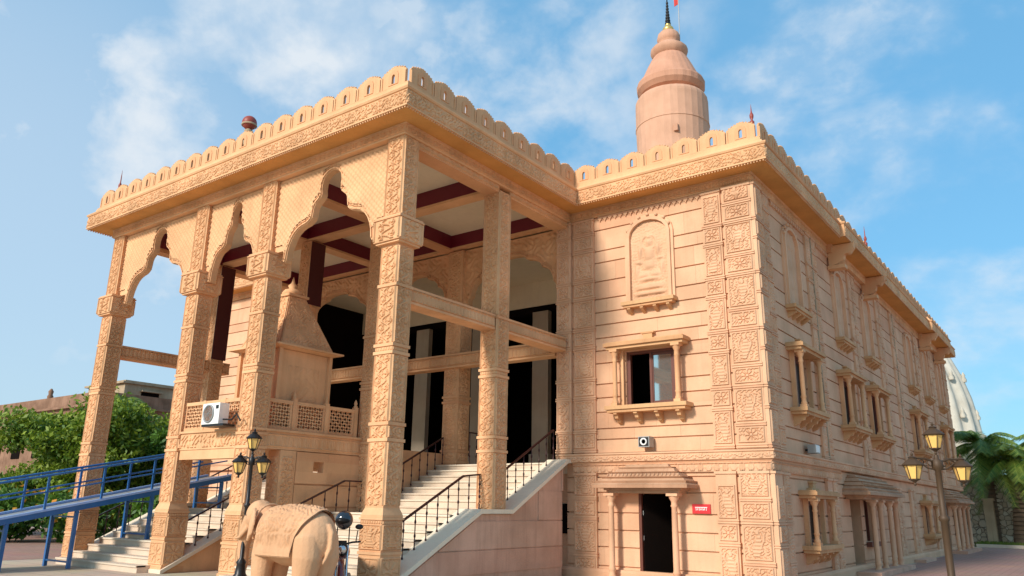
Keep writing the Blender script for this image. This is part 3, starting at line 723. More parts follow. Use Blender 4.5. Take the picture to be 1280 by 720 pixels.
# ---------------------------------------------------------------- stairs
def stair(x0, x1, name):
    mb = MB()
    prof = [(9.98, 0)]; y = 9.98; z = 0
    for k in range(9): z += 1.40 / 9; prof += [(y, z)]; y += 3.1 / 9; prof += [(y, z)]
    prof[-1] = (14.15, z); y = 14.15
    for k in range(8): z += (FL - 1.40) / 8; prof += [(y, z)]; y += (BY - 14.15) / 8; prof += [(y, z)]
    pf = prof + [(BY - .002, 0)]
    mb.prism([pf], (x0, 0, 0), Y, Z, X, x1 - x0)
    for (a, b), (c, d) in zip(prof[1::2], prof[2::2]): mb.box(x0, x1, a - .03, a + .2, b - .035, b + .004)   # nosing
    return tp(mb, name, M['marble'])
stair(-14.66, -10.95, 'right_stair'); stair(-21.75, -17.85, 'left_stair')
CP = [(10.25, -.02), (13.10, 1.44), (14.19, 1.44), (16.45, 2.64), (16.6, 2.64)]
def sidewall(x0, x1, name, mat, ye=BY - .002):
    mb = MB(); mb.prism([[(10.27, 0)] + [(a, b - .01) for a, b in CP[:3]] + ([(16.22, 2.50), (16.22, 0)] if ye < 16.5 else [(a, b - .01) for a, b in CP[3:]] + [(ye, 2.63), (ye, 0)])], (x0, 0, 0), Y, Z, X, x1 - x0)
    o = tp(mb, name, mat)
    mc = MB()
    for (a, b), (c, d) in zip(CP[:-1], CP[1:]):
        mc.hexa([(x0 - .06, a, b), (x1 + .06, a, b), (x1 + .06, c, d), (x0 - .06, c, d)], [(x0 - .06, a, b + .09), (x1 + .06, a, b + .09), (x1 + .06, c, d + .09), (x0 - .06, c, d + .09)])
    tp(mc, 'coping', M['coping']); return o
sidewall(-10.96, -10.46, 'stair_side_wall', M['pink'], 16.22)
sidewall(-22.22, -21.76, 'stair_side_wall', M['pink'])
sidewall(-17.84, -17.40, 'stair_side_wall', M['sand'])
# grooves on the outer right face read as laid courses
mb = MB()
for z0, z1 in ((0.26, .71), (.735, 1.285), (1.31, 1.95), (1.975, 2.5)):
    ya = 10.27 + (z1 + .08) / .515 if z1 < 1.4 else (14.19 + (z1 - 1.40) / .53)
    if z1 < 1.4: ya = 10.30 + (z1 + .05) / .512
    mb.box(-10.459, -10.44, ya, 16.22, z0, z1)
    yb = 10.30 + (z0 + .05) / .512 if z0 < 1.28 else 14.19 + (z0 - 1.40) / .53
    if z1 < 1.4: mb.poly([(-10.459, yb, z0), (-10.459, ya - .002, z0), (-10.459, ya - .002, z1), (-10.44, yb, z0), (-10.44, ya - .002, z0), (-10.44, ya - .002, z1)], [(0, 1, 2), (5, 4, 3), (0, 2, 5, 3)])
tp(mb, 'stair_wall_facing', M['pink'])
mb = MB(); mb.box(-10.78, -10.58, BY + .02, BY + .044, .98, 1.68); tp(mb, 'vent_slot', M['dark'])
# ---------------------------------------------------------------- balcony block
BX0, BX1 = -17.93, -14.70
mb = MB()
mb.box(BX0, BX1, FY + .04, 13.6, 2.74, 3.12); 
mb.box(BX0 - .03, BX1 + .05, FY + .0, 13.58, 3.121, 3.17)
mb.box(BX0, BX1, 13.601, BY - .01, 2.45, 2.70)
mb.relief((-17.45, FY + .038, 2.78), X, Z, nY, 2.3, .30, foliage_fn(.02, 26), .02)
mb.relief((BX1 + .002, FY + .46, 2.78), Y, Z, X, 2.75, .30, leafband(.3, .25, .012), .025)
mb.box(-17.45, -15.17, FY + .06, FY + .30, 2.52, 2.739)                  # lintel below the front edge
slab = tp(mb, 'balcony', M['sand'])
mb = MB()
wallseg(mb, (BX1 - .001, 11.66, 0), Y, X, BY - 11.66, [(0.50, .80, 2.28, 2.52)], 0, 2.735, [0, .4, .9, 1.5, 2.0, 2.735], .2)
mb.box(BX1 - .2, BX1, 13.62, BY, 2.701, 2.98)
tp(mb, 'block_wall', M['sand'])
mb = MB(); mb.box(-15.12, -14.70, 11.2, 11.64, 0, 2.73); carved_face(mb, -15.12, -14.70, 11.2, 11.64, .1, 2.6, lambda ww: vine(ww, .29, .026), .025, 'SE'); tp(mb, 'block_pier', M['sand'])
mb = MB(); mb.box(-17.3, -14.95, 16.3, 16.4, 0, 2.44); tp(mb, 'undercroft_wall', M['pink'])
# pierced jali railing
def jali(mb, O, U, Nn, ln, h, cell=.15, t=.035):
    O, U, Nn = Vector(O), Vector(U), Vector(Nn)
    def bar(u0, v0, u1, v1, wd, th): mb.bar(O + U * u0 + Vector((0, 0, v0)), O + U * u1 + Vector((0, 0, v1)), wd, th, Nn)
    bar(0, .04, ln, .04, .08, t + .04); bar(0, h - .04, ln, h - .04, .08, t + .05); bar(.03, .08, .03, h - .08, t + .02, .06) ; bar(ln - .03, .08, ln - .03, h - .08, t + .02, .06)
    a0, b0, a1, b1 = .06, .08, ln - .06, h - .08; k = a0 - (b1 - b0)
    while k < a1:
        for sg in (1, -1):
            # line u = k + s, v runs b0..b1
            s0 = max(0, a0 - k); s1 = min(b1 - b0, a1 - k)
            if s1 > s0 + .01:
                if sg > 0: bar(k + s0, b0 + s0, k + s1, b0 + s1, .036, t)
                else: bar(k + s0, b1 - s0, k + s1, b1 - s1, .036, t)
        k += cell
def post(mb, x, y, z0=3.171, h=.74, e=.055): mb.box(x - e, x + e, y - e, y + e, z0, z0 + h); mb.lathe([(.05, 0), (.055, .03), (.03, .06), (.045, .1), (.03, .15), (.004, .2)], (x, y, z0 + h), 8)
yy = FY + .12
def jp(O_, U_, N_, ln): mb = MB(); jali(mb, O_, U_, N_, ln, .68); tp(mb, 'railing_panel', M['sand'])
for a, b in ((-17.45, -16.72), (-16.62, -15.94), (-15.84, -15.18)): jp((a, yy, 3.175), X, nY, b - a)
for x in (-16.67, -15.89): mb = MB(); mb.box(x - .05, x + .05, yy - .05, yy + .05, 3.171, 3.87); tp(mb, 'railing_post', M['sand'])
for a, b in ((FY + .45, 11.47), (11.59, 12.43), (12.55, 13.36)):
    jp((-14.80, a, 3.175), Y, X, b - a); jp((-17.85, a, 3.175), Y, X, b - a)
for y in (11.53, 12.49, 13.42): mb = MB(); post(mb, -14.80, y); tp(mb, 'railing_post', M['sand'])
# pavilion on the balcony
mb = MB(); kx, ky = -15.62, 11.8
mb.box(kx - .72, kx + .72, ky - .72, ky + .72, 3.175, 5.05)
for sx in (-1, 1):
    for sy in (-1, 1): mb.box(kx + sx * .74 - .05, kx + sx * .74 + .05, ky + sy * .74 - .05, ky + sy * .74 + .05, 3.175, 5.06)
mb.relief((kx + .723, ky - .45, 3.6), Y, Z, X, .9, 1.1, lambda u, v: foliage_fn(.006, 14)(u, v), .03)
pav = tp(mb, 'pavilion', M['sand'])
mb = MB(); e = .98
mb.hexa([(kx - e, ky - e, 5.10), (kx + e, ky - e, 5.10), (kx + e, ky + e, 5.10), (kx - e, ky + e, 5.10)], [(kx - e, ky - e, 5.14), (kx + e, ky - e, 5.14), (kx + e, ky + e, 5.14), (kx - e, ky + e, 5.14)])
mb.hexa([(kx - .78, ky - .78, 5.06), (kx + .78, ky - .78, 5.06), (kx + .78, ky + .78, 5.06), (kx - .78, ky + .78, 5.06)], [(kx - .9, ky - .9, 5.099), (kx + .9, ky - .9, 5.099), (kx + .9, ky + .9, 5.099), (kx - .9, ky + .9, 5.099)])
a0, a1 = .80, .40
P4 = lambda a, z: [(kx - a, ky - a, z), (kx + a, ky - a, z), (kx + a, ky + a, z), (kx - a, ky + a, z)]
mb.hexa(P4(.8, 5.141), P4(.24, 6.50)); mb.hexa(P4(.30, 6.501), P4(.30, 6.56)); mb.lathe([(.20, 0), (.26, .07), (.20, .15), (.08, .2), (.12, .27), (.05, .34), (.01, .5)], (kx, ky, 6.56), 14)
nu_, nv_ = 90, 84; uu, vv = np.meshgrid(np.linspace(-1, 1, nu_), np.linspace(.02, .98, nv_)); half_ = .8 - .56 * vv - .02
ht_ = foliage_fn(.017, 30)(uu * half_ + 2, vv * 1.47) * ((np.abs(uu) < .94) & (vv > .05)) + .018 * ((np.abs(uu) >= .94) | (vv <= .05)) + .003
for sx, sy in ((1, 0), (0, -1)):
    d_ = .8 - .56 * vv + ht_ * .924; z_ = 5.141 + 1.359 * vv + ht_ * .38; t_ = uu * half_
    V_ = np.stack([kx + d_, ky + t_, z_], -1) if sx else np.stack([kx + t_, ky - d_, z_], -1)
    i_ = np.arange((nv_ - 1) * (nu_ - 1)); a_ = (i_ // (nu_ - 1)) * nu_ + i_ % (nu_ - 1)
    mb.grid(V_, np.stack([a_, a_ + 1, a_ + nu_ + 1, a_ + nu_], 1), False, .5)
tp(mb, 'pavilion_roof', M['sand'])

# ---------------------------------------------------------------- windows, niches, door canopies (modelled facing -Y)
def round_col(mb, x, y, z0, z1, r=.055):
    h = z1 - z0
    mb.box(x - r * 1.5, x + r * 1.5, y - r * 1.5, y + r * 1.5, z0, z0 + .07)
    mb.lathe([(r * 1.3, .07), (r * 1.35, .11), (r, .15), (r * 1.05, .22), (r * 1.3, .25), (r, .29), (r, h * .5), (r * .9, h - .30), (r * 1.2, h - .27), (r * .95, h - .24), (r * .95, h - .18), (r * 1.6, h - .10), (r * 1.7, h - .06)], (x, y, z0), 12)
    mb.box(x - r * 1.9, x + r * 1.9, y - r * 1.9, y + r * 1.9, z1 - .06, z1)
def make_window(w_=1.30, h_=1.36, gl='glass', name='window'):
    mb = MB(); y0 = -.0; hw = w_ / 2
    mb.box(-hw, -hw + .09, .06, .16, 0, h_).box(hw - .09, hw, .06, .16, 0, h_).box(-hw + .09, hw - .09, .06, .16, h_ - .09, h_).box(-hw + .09, hw - .09, .06, .16, 0, .06)
    mb.box(-.05, .01, .065, .15, .06, h_ - .09)
    root = mb.build(name, M['wood'], TEMPLE); me = root.data
    ORG[root.name] = (0, 0, 0)
    # vertices were offset by the temple origin: undo so the part is modelled round its own origin
    co_ = np.empty(len(me.vertices) * 3, np.float32); me.vertices.foreach_get('co', co_); co_ = co_.reshape(-1, 3) + np.array(T0, np.float32); me.vertices.foreach_set('co', co_.ravel()); me.update()
    mb = MB(); mb.box(hw - .62, hw - .11, .10, .125, .10, h_ - .12); mb.build('pane', M[gl], root)
    mb = MB()
    a, b = (hw - .66, hw - .1)
    mb.box(a, a + .05, .085, .14, .065, h_ - .095).box(b - .05, b, .085, .14, .065, h_ - .095).box(a + .05, b - .05, .085, .14, .065, .115).box(a + .05, b - .05, .085, .14, h_ - .15, h_ - .095)
    mb.build('sash', M['wood'], root)
    W2 = hw + .40
    mb = MB(); mb.box(-W2 + .05, W2 - .05, -.36, -.001, h_ + .0, h_ + .07); mb.box(-W2, W2, -.42, -.001, h_ + .071, h_ + .15); mb.box(-W2 + .04, W2 - .04, -.38, -.001, h_ + .151, h_ + .18)
    mb.box(-.3, .3, -.12, -.001, h_ + .181, h_ + .24); mb.box(-.12, .12, -.10, -.001, h_ + .241, h_ + .36); mb.box(-.17, .17, -.12, -.001, h_ + .361, h_ + .40); mb.build('hood', M['trim'], root)
    for s_ in (-1, 1):
        mb = MB(); round_col(mb, s_ * (hw + .16), -.27, -.0, h_); mb.build('colonnette', M['sand'], root)
        mb = MB(); mb.box(s_ * (hw + .07) - .05, s_ * (hw + .07) + .05, -.10, -.001, 0, h_ - .001); mb.build('jamb', M['sand'], root)
    mb = MB(); mb.box(-W2, W2, -.40, -.001, -.09, -.001); mb.box(-W2 + .05, W2 - .05, -.36, -.001, -.16, -.091); mb.build('sill', M['trim'], root)
    for k in range(4):
        x = -W2 + .25 + k * (2 * W2 - .5) / 3; mb = MB()
        mb.prism([[(0, -.161), (-.33, -.161), (-.34, -.20), (-.27, -.23), (-.25, -.29), (-.16, -.31), (-.12, -.37), (0, -.42)]], (x - .045, 0, 0), Y, Z, X, .09); mb.build('bracket', M['trim'], root)
    return root
def put(o, x, y, z, rz): o.location = (x - T0[0], y - T0[1], z - T0[2]); o.rotation_euler.z = rz
w0 = make_window(); put(w0, -8.25, BY, 3.94, 0)
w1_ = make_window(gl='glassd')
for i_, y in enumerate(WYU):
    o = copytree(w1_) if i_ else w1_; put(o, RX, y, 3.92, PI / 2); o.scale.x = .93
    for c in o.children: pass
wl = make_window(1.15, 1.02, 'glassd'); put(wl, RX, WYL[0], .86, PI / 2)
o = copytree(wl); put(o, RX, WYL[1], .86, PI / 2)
for k, y in enumerate((24.95, 41.5)):
    mb = MB(); mb.box(RX - .16, RX - .1, y - .42, y - .36, .8, 1.93).box(RX - .16, RX - .1, y + .36, y + .42, .8, 1.93).box(RX - .16, RX - .1, y - .03, y + .03, .8, 1.93)
    mb.box(RX + .001, RX + .15, y - .55, y + .55, .66, .79)
    tp(mb, 'porch_window', M['wood'])
def arch_out(w_, h_, n=9):
    hw = w_ / 2; r = hw; pts = [(-hw, 0), (hw, 0), (hw, h_ - r * .75)]
    for k in range(1, n): a = PI * k / n; pts.append((r * math.cos(a) * (1 + .0), h_ - r * .75 + r * .75 * math.sin(a)))
    return pts + [(-hw, h_ - r * .75)]
def make_niche(kind, step):
    w_, h_ = 1.02, 2.08; fr = arch_out(w_ + .16, h_ + .08); ins = arch_out(w_, h_)
    mb = MB(); mb.prism([fr, ins], (0, -.10, 0), X, Z, Y, .099); fr2 = arch_out(w_ + .30, h_ + .15); mb.prism([fr2, fr], (0, -.05, 0), X, Z, Y, .049)
    for t in np.linspace(.35, PI - .35, 7): mb.ball((.60 * math.cos(t), -.07, h_ - .36 + .5 * math.sin(t)), .045, 8, 5)
    root = mb.build('niche', M['wall'], TEMPLE); me = root.data; ORG[root.name] = (0, 0, 0)
    co_ = np.empty(len(me.vertices) * 3, np.float32); me.vertices.foreach_get('co', co_); co_ = co_.reshape(-1, 3) + np.array(T0, np.float32); me.vertices.foreach_set('co', co_.ravel()); me.update()
    def fig(u, v):
        x = u - w_ / 2; y = v; g = lambda cx, cy, sx, sy, p=2: np.exp(-(np.abs((x - cx) / sx) ** p + np.abs((y - cy) / sy) ** p))
        h = np.zeros_like(u)
        if kind:
            for args in ((0, 1.50, .08, .10), (0, 1.63, .06, .06), (0, 1.18, .13, .18, 3), (0, .92, .16, .12, 3), (-.16, .66, .17, .09), (.16, .66, .17, .09), (0, .55, .30, .05, 3), (.24, 1.28, .05, .17), (-.24, 1.28, .05, .17), (.30, 1.05, .1, .05), (-.28, 1.0, .1, .05), (0, .36, .36, .07, 6), (0, .20, .42, .05, 6), (-.33, .75, .06, .2), (.34, .8, .06, .22)): h = np.maximum(h, g(*args))
            d = np.hypot(x, y - 1.5); h = np.maximum(h, .55 * ((d > .17) & (d < .22))); h = h * .07
            h += .018 * S(np.sin(u * 41 + 2 * np.sin(v * 33)) * np.sin(v * 45 + 2 * np.sin(u * 27)), .1, .5) * (h < .03)
        else: h = .03 * (np.abs(np.abs(x) - .22) < .02) + .02 * (np.abs(x) < .1) * S(np.sin(v * 12), 0, .5) + .02 * (y > 1.6) * S(np.sin(u * 30), 0, .3)
        return h
    mb = MB(); r = w_ / 2
    nx = int(w_ / step); nz = int(h_ / step); u, v = np.meshgrid(np.linspace(0, w_, nx), np.linspace(0, h_, nz)); hh = fig(u, v)
    top = h_ - r * .75 + .75 * np.sqrt(np.maximum(0, r * r - (u - r) ** 2)); vv = np.minimum(v, top - .002)
    V = np.stack([u - r, -.006 - hh * (v < top), vv], -1); a = (np.arange((nz - 1) * (nx - 1))); a = (a // (nx - 1)) * nx + a % (nx - 1)
    mb.grid(V, np.stack([a, a + 1, a + nx + 1, a + nx], 1), True, .4); mb.build('relief_panel', M['wall'], root)
    mb = MB(); W2 = .70; mb.box(-W2, W2, -.26, -.001, -.09, -.001); mb.box(-W2 + .05, W2 - .05, -.22, -.001, -.15, -.091); mb.build('sill', M['trim'], root)
    for k in range(4):
        x = -.52 + k * 1.04 / 3; mb = MB(); mb.prism([[(0, -.151), (-.2, -.151), (-.2, -.19), (-.12, -.24), (0, -.30)]], (x - .04, 0, 0), Y, Z, X, .08); mb.build('bracket', M['trim'], root)
    return root
n0 = make_niche(True, .018); put(n0, -8.17, BY, 6.48, 0)
n1 = make_niche(False, .03); put(n1, RX, 19.35, 6.45, PI / 2)
for y in (23.85, 27.3, 34.4, 38.0, 41.7): o = copytree(n1); put(o, RX, y, 6.45, PI / 2)
# door canopies
def canopy(O, U, Nn, wd, cols, dpt=.55, name='door_canopy'):
    O, U, Nn = Vector(O), Vector(U), Vector(Nn); P = lambda u, d, z: O + U * u + Nn * d + Vector((0, 0, z))
    mb = MB()
    def bx(u0, u1, d1, a, b, e=0):
        mb.hexa([P(u0, .001, a), P(u1, .001, a), P(u1, d1, a), P(u0, d1, a)], [P(u0 + e, .001, b), P(u1 - e, .001, b), P(u1 - e, d1 - e, b), P(u0 + e, d1 - e, b)])
    h = wd / 2
    bx(-h + .30, h - .30, dpt - .12, 1.93, 1.99); bx(-h + .22, h - .22, dpt - .05, 1.991, 2.04)
    bx(-h, h, dpt + .12, 2.041, 2.11, .0); bx(-h, h, dpt + .12, 2.111, 2.15, .05); bx(-h + .06, h - .06, dpt + .04, 2.151, 2.20, -.02)
    bx(-h + .10, h - .10, dpt - .0, 2.201, 2.26, .06); bx(-h + .18, h - .18, dpt - .04, 2.261, 2.29, -.03); bx(-h + .24, h - .24, dpt - .10, 2.291, 2.37, .06)
    bx(-h + .34, h - .34, dpt - .14, 2.371, 2.40, -.03); bx(-h + .42, h - .42, dpt - .22, 2.401, 2.48, .05); bx(-h + .52, h - .52, dpt - .26, 2.481, 2.51, -.02); bx(-h + .62, h - .62, dpt - .34, 2.511, 2.57, .03)
    k = int(wd / .12)
    for i in range(k):
        c = P(-h + .3 + i * (wd - .6) / max(1, k - 1), dpt - .12, 2.33); mb.ball(c, (.03, .03, .04), 6, 4)
    can = tp(mb, name, M['canopy'])
    for u, d in cols:
        m2 = MB(); q = P(u, d, 0); round_col(m2, q.x, q.y, .02, 1.93, .07); m2.build('canopy_column', M['wall'], can)
    return can
canopy((-8.33, BY, 0), X, nY, 2.36, [(-.86, .34), (.72, .34)])
canopy((RX, 24.55, 0), Y, X, 4.5, [(-.9, .42), (.0, .42), (1.2, .42), (2.0, .42)], .58)
canopy((RX, 40.5, 0), Y, X, 5.0, [(-2.0, .42), (-.9, .42), (.6, .42), (2.0, .42)], .58)
for a_ in ((.75, 22.4, 26.9, .12), (.75, 38.1, 42.9, .12), (.5, 30.2, 32.2, .1)): mb = MB(); mb.box(RX + .15, RX + a_[0], a_[1], a_[2], .002, a_[3]); tp(mb, 'door_step', M['pink'])
mb = MB(); mb.box(-8.66, -8.60, BY + .02, BY + .12, 0, 1.93).box(-7.83, -7.77, BY + .02, BY + .12, 0, 1.93); fr_ = tp(mb, 'door_frame', M['wood'])
mb = MB(); mb.hexa([(-8.6, BY + .1, .02), (-8.25, BY + .75, .02), (-8.22, BY + .73, .02), (-8.57, BY + .08, .02)], [(-8.6, BY + .1, 1.9), (-8.25, BY + .75, 1.9), (-8.22, BY + .73, 1.9), (-8.57, BY + .08, 1.9)])
mb.build('door_leaf', M['dark'], fr_)
mb = MB()
for z in (.9, 1.45): mb.box(-8.585, -8.565, BY + .06, BY + .08, z, z + .1)
mb.build('hinge', M['chrome'], fr_)

# ---------------------------------------------------------------- tower
TC = (-16.35, 36.8, 0); mb = MB()
mb.lathe([(3.4, 9.79), (3.4, 12.5), (3.0, 12.9), (2.7, 15.5), (2.35, 15.9), (2.2, 19.0), (1.93, 19.3)], TC, 48, False)
mb.lathe([(1.93, 19.3), (1.97, 20.9), (2.0, 21.9), (2.03, 21.92), (2.03, 22.02), (2.0, 22.04), (2.0, 23.45), (1.98, 23.60), (1.86, 23.80), (1.52, 23.91)], TC, 96, False, .004, 32)
mb.lathe([(1.50, 23.90), (1.50, 23.98), (1.70, 24.1), (1.88, 24.35), (1.90, 24.66), (1.84, 24.80), (1.70, 24.84), (1.52, 25.25), (1.30, 25.75), (1.06, 26.25), (.90, 26.50)], TC, 96, False, .005, 24)
mb.lathe([(.80, 26.48), (.92, 26.58), (1.04, 26.78), (1.05, 26.98), (.96, 27.10), (.78, 27.24), (.62, 27.36), (.54, 27.44), (.62, 27.55), (.66, 27.75), (.60, 28.02), (.50, 28.14), (.30, 28.28)], TC, 48, True, .01, 16)
tower = tp(mb, 'tower', M['wall2'])
mb = MB(); mb.lathe([(.30, 28.28), (.34, 28.36), (.30, 28.48), (.16, 28.60), (.18, 28.7)], TC, 16); mb.build('finial_base', M['gold'], tower)
mb = MB(); z = 28.7; r = .17; pr_ = []
for k in range(8): pr_ += [(r * .6, z), (r, z + .03), (r, z + .12), (r * .6, z + .16)]; z += .2; r *= .88
pr_.append((.01, z + .5)); mb.lathe(pr_, TC, 14); mb.build('finial', M['black'], tower)
mb = MB(); mb.tube([(-15.75, 37.0, 27.4), (-15.72, 37.0, 31.4)], .025, 6); mb.build('flag_pole', M['greyp'], tower)
mb = MB(); mb.grid([(-15.72, 37.0, 31.2), (-15.72, 37.0, 30.0), (-15.95, 36.9, 29.85), (-16.0, 36.95, 30.9), (-15.72, 37.02, 31.2), (-15.72, 37.02, 30.0), (-15.95, 36.92, 29.85), (-16.0, 36.97, 30.9)], [(0, 1, 2, 3), (7, 6, 5, 4), (1, 5, 6, 2), (2, 6, 7, 3), (3, 7, 4, 0), (0, 4, 5, 1)]); mb.build('flag', M['red'], tower)
for k in range(6):                                       # small birds on the ledge are left out: ledge knobs only
    a = k * PI / 3; mb = MB(); mb.box(TC[0] + 2.0 * math.cos(a) - .12, TC[0] + 2.0 * math.cos(a) + .12, TC[1] + 2.0 * math.sin(a) - .12, TC[1] + 2.0 * math.sin(a) + .12, 20.9, 21.25)
    if k == 5: mb.build('ledge_knob', M['wall2'], tower)

# ---------------------------------------------------------------- ground
mb = MB(); mb.grid([(-900, -900, 0), (900, -900, 0), (900, 900, 0), (-900, 900, 0)], [(0, 1, 2, 3)]); tag(mb.build('ground', M['pave']), kind='structure')
mb = MB(); mb.grid([(-5.3, 14, .004), (30, 14, .004), (30, 47, .004), (-5.3, 47, .004)], [(0, 1, 2, 3)]); tag(mb.build('pavement', M['pavered']), kind='structure')
mb = MB(); mb.grid([(-48, 9, .004), (-23.6, 9, .004), (-23.6, 30, .004), (-48, 30, .004)], [(0, 1, 2, 3)]); tag(mb.build('path', M['pavered']), kind='structure')
mb = MB(); mb.box(-5.5, 40, 47, 47.2, 0, .15); tag(mb.build('kerb', M['marble']), kind='structure')

# ---------------------------------------------------------------- stair railings
def railing(pts, x, label, hgt=.72, n_extra=0, name='stair_railing', last=True, zoff=0):
    """pts: (y, z) of the coping line; balusters stand on it"""
    t = thing(name, (x, pts[0][0], pts[0][1]), label, 'railing', 'iron railings on the stairs')
    mb = MB()
    P = [(x, a, b + hgt) for a, b in pts]
    for a, b in zip(P, P[1:]): mb.bar(a, b, .05, .035)
    mb.build('handrail', M['rail'], t)
    L_ = [math.hypot(b[0] - a[0], b[1] - a[1]) for a, b in zip(pts, pts[1:])]; tot = sum(L_); k = max(2, int(round(tot / .36)))
    for i in range(k + 1):
        s_ = tot * i / k
        for (a, b), l_ in zip(zip(pts, pts[1:]), L_):
            if s_ <= l_ + 1e-6: y = a[0] + (b[0] - a[0]) * s_ / l_; z = a[1] + (b[1] - a[1]) * s_ / l_; break
            s_ -= l_
        mb = MB(); r = .012
        mb.lathe([(.022, 0), (.022, .03), (r, .05), (r, .22), (.022, .24), (.022, .28), (r, .30), (r, .48), (.022, .50), (.022, .54), (r, .56), (r, hgt)], (x, y, z), 6)
        mb.build('baluster', M['rail'], t)
    return t
def zc(y): 
    return (y - 10.25) * .5123 - .02 + .09 if y < 13.1 else (1.53 if y < 14.19 else 1.53 + (y - 14.19) * .531)
railing([(10.95, zc(10.95)), (13.0, zc(13.0)), (13.55, 1.53)], -10.85, 'dark iron railing on the right stair between the corner column and the middle column')
railing([(14.25, zc(14.25)), (16.45, zc(16.45))], -10.85, 'dark iron railing climbing from the middle column up to the temple wall')
railing([(14.4, 1.62), (16.5, 2.68)], -14.55, 'dark iron railing on the far side of the upper right stair by the hall pillars')
railing([(11.75, .84), (13.05, 1.40), (13.6, 1.40)], -14.58, 'dark iron railing against the orange block wall behind the elephant')
railing([(10.9, zc(10.9)), (13.1, zc(13.1)), (14.1, zc(14.1)), (16.4, zc(16.4))], -17.62, 'dark iron railing on the left stair seen through the opening under the balcony')
railing([(10.9, zc(10.9)), (13.1, zc(13.1)), (14.1, zc(14.1)), (16.4, zc(16.4))], -21.95, 'dark iron railing on the outer edge of the left stair behind the leftmost column')
railing([(BY + .3, FL + .01), (BY + .9, FL + .01)], -14.0, 'short black rail standing at the hall edge by the rear pillar', .9)
# ---------------------------------------------------------------- blue steel ramp over the left stair
def ramp():
    y0, y1 = 2.2, 13.6; sl = .205; z = lambda y: 1.16 + (y - 7.9) * sl
    xa, xb = -21.15, -19.95
    t = thing('access_ramp', (-20.5, 8, 0), 'blue painted steel access ramp with tube rails sloping up over the left stair', 'ramp')
    mb = MB()
    mb.grid([(xa, y0, z(y0) - .06), (xb, y0, z(y0) - .06), (xb, y1, z(y1) - .06), (xa, y1, z(y1) - .06), (xa, y0, z(y0) - .03), (xb, y0, z(y0) - .03), (xb, y1, z(y1) - .03), (xa, y1, z(y1) - .03)], [(3, 2, 1, 0), (4, 5, 6, 7), (0, 1, 5, 4), (2, 3, 7, 6), (1, 2, 6, 5), (3, 0, 4, 7)])
    mb.build('deck', M['greyp'], t)
    for x in (xa, xb):
        mb = MB(); mb.bar((x, y0, z(y0) - .09), (x, y1, z(y1) - .09), .08, .12); mb.build('side_beam', M['blue'], t)
        mb = MB(); mb.bar((x, y0, z(y0) + .0), (x, y1, z(y1) + .0), .10, .05); mb.build('kick_plate', M['bluetop'], t)  # lighter blue paints in the highlight along the beam top
        mb = MB(); mb.tube([(x, y0, z(y0) + .80), (x, y1 - .2, z(y1 - .2) + .80)], .028, 8); mb.build('top_rail', M['blue'], t)
        mb = MB(); mb.tube([(x, y0, z(y0) + .42), (x, y1 - .2, z(y1 - .2) + .42)], .02, 8); mb.build('mid_rail', M['blue'], t)
        y = y0 + .1
        while y < y1:
            mb = MB(); mb.bar((x, y, z(y)), (x, y, z(y) + .80), .045); mb.build('rail_post', M['blue'], t); y += 1.28
    for y in (4.0, 5.9, 7.95, 9.45, 11.3, 13.3):
        zb = 0 if y < 10 else (y - 9.98) / 3.1 * 1.4 if y < 13.1 else 1.40
        for x in (xa, xb):
            mb = MB(); mb.bar((x, y, zb + .005), (x, y, z(y) - .15), .08); mb.build('leg', M['blue'], t)
        for zt_ in (zb + .15, z(y) - .3): mb = MB(); mb.bar((xa, y, zt_), (xb, y, zt_), .04); mb.build('cross_tie', M['blue'], t)
ramp()

# ---------------------------------------------------------------- fixtures
t = thing('air_conditioner', (-16.72, FY - .2, 3.25), 'white outdoor air conditioner unit mounted on the front balcony railing', 'air conditioner')
ax, ay, az = -16.02, FY - .24, 3.24
mb = MB(); mb.box(ax, ax + .64, ay - .12, ay + .12, az, az + .46); mb.build('casing', M['whitep'], t)
mb = MB(); mb.lathe([(.235, 0), (.235, .03), (.20, .03), (.20, .0)], (0, 0, 0), 28)
for r in (.05, .09, .13, .17): mb.tube([(r * math.cos(a), r * math.sin(a), .03) for a in np.linspace(0, 2 * PI, 25)], .005, 4, False)
for a in range(8): mb.bar((0, 0, .03), (.2 * math.cos(a * PI / 4), .2 * math.sin(a * PI / 4), .03), .006)
o = mb.build('fan_grille', M['greyp'], None); o.parent = t; o.location = (ax + .25 + 16.72, ay - .121 - FY + .2, az + .23 - 3.25); o.rotation_euler.x = PI / 2; o.scale = (.85, .85, .85)
mb = MB(); mb.lathe([(.195, 0), (.195, .012)], (0, 0, 0), 28); o = mb.build('fan', M['brown'], None); o.parent = t; o.location = (ax + .25 + 16.72, ay - .121 - FY + .2, az + .23 - 3.25); o.rotation_euler.x = PI / 2; o.scale = (.85, .85, .85)
mb = MB(); mb.box(ax + .50, ax + .60, ay - .126, ay - .12, az + .33, az + .41); mb.build('control_panel', M['black'], t)
mb = MB(); mb.box(ax - .02, ax + .80, ay - .10, ay + .2, az - .05, az - .001); mb.tube([(ax + .64, ay, az + .1), (ax + .95, ay, az + .08), (ax + 1.05, ay + .05, az + .2), (ax + 1.2, ay + .05, az + .05)], .02, 6); mb.build('bracket', M['black'], t)

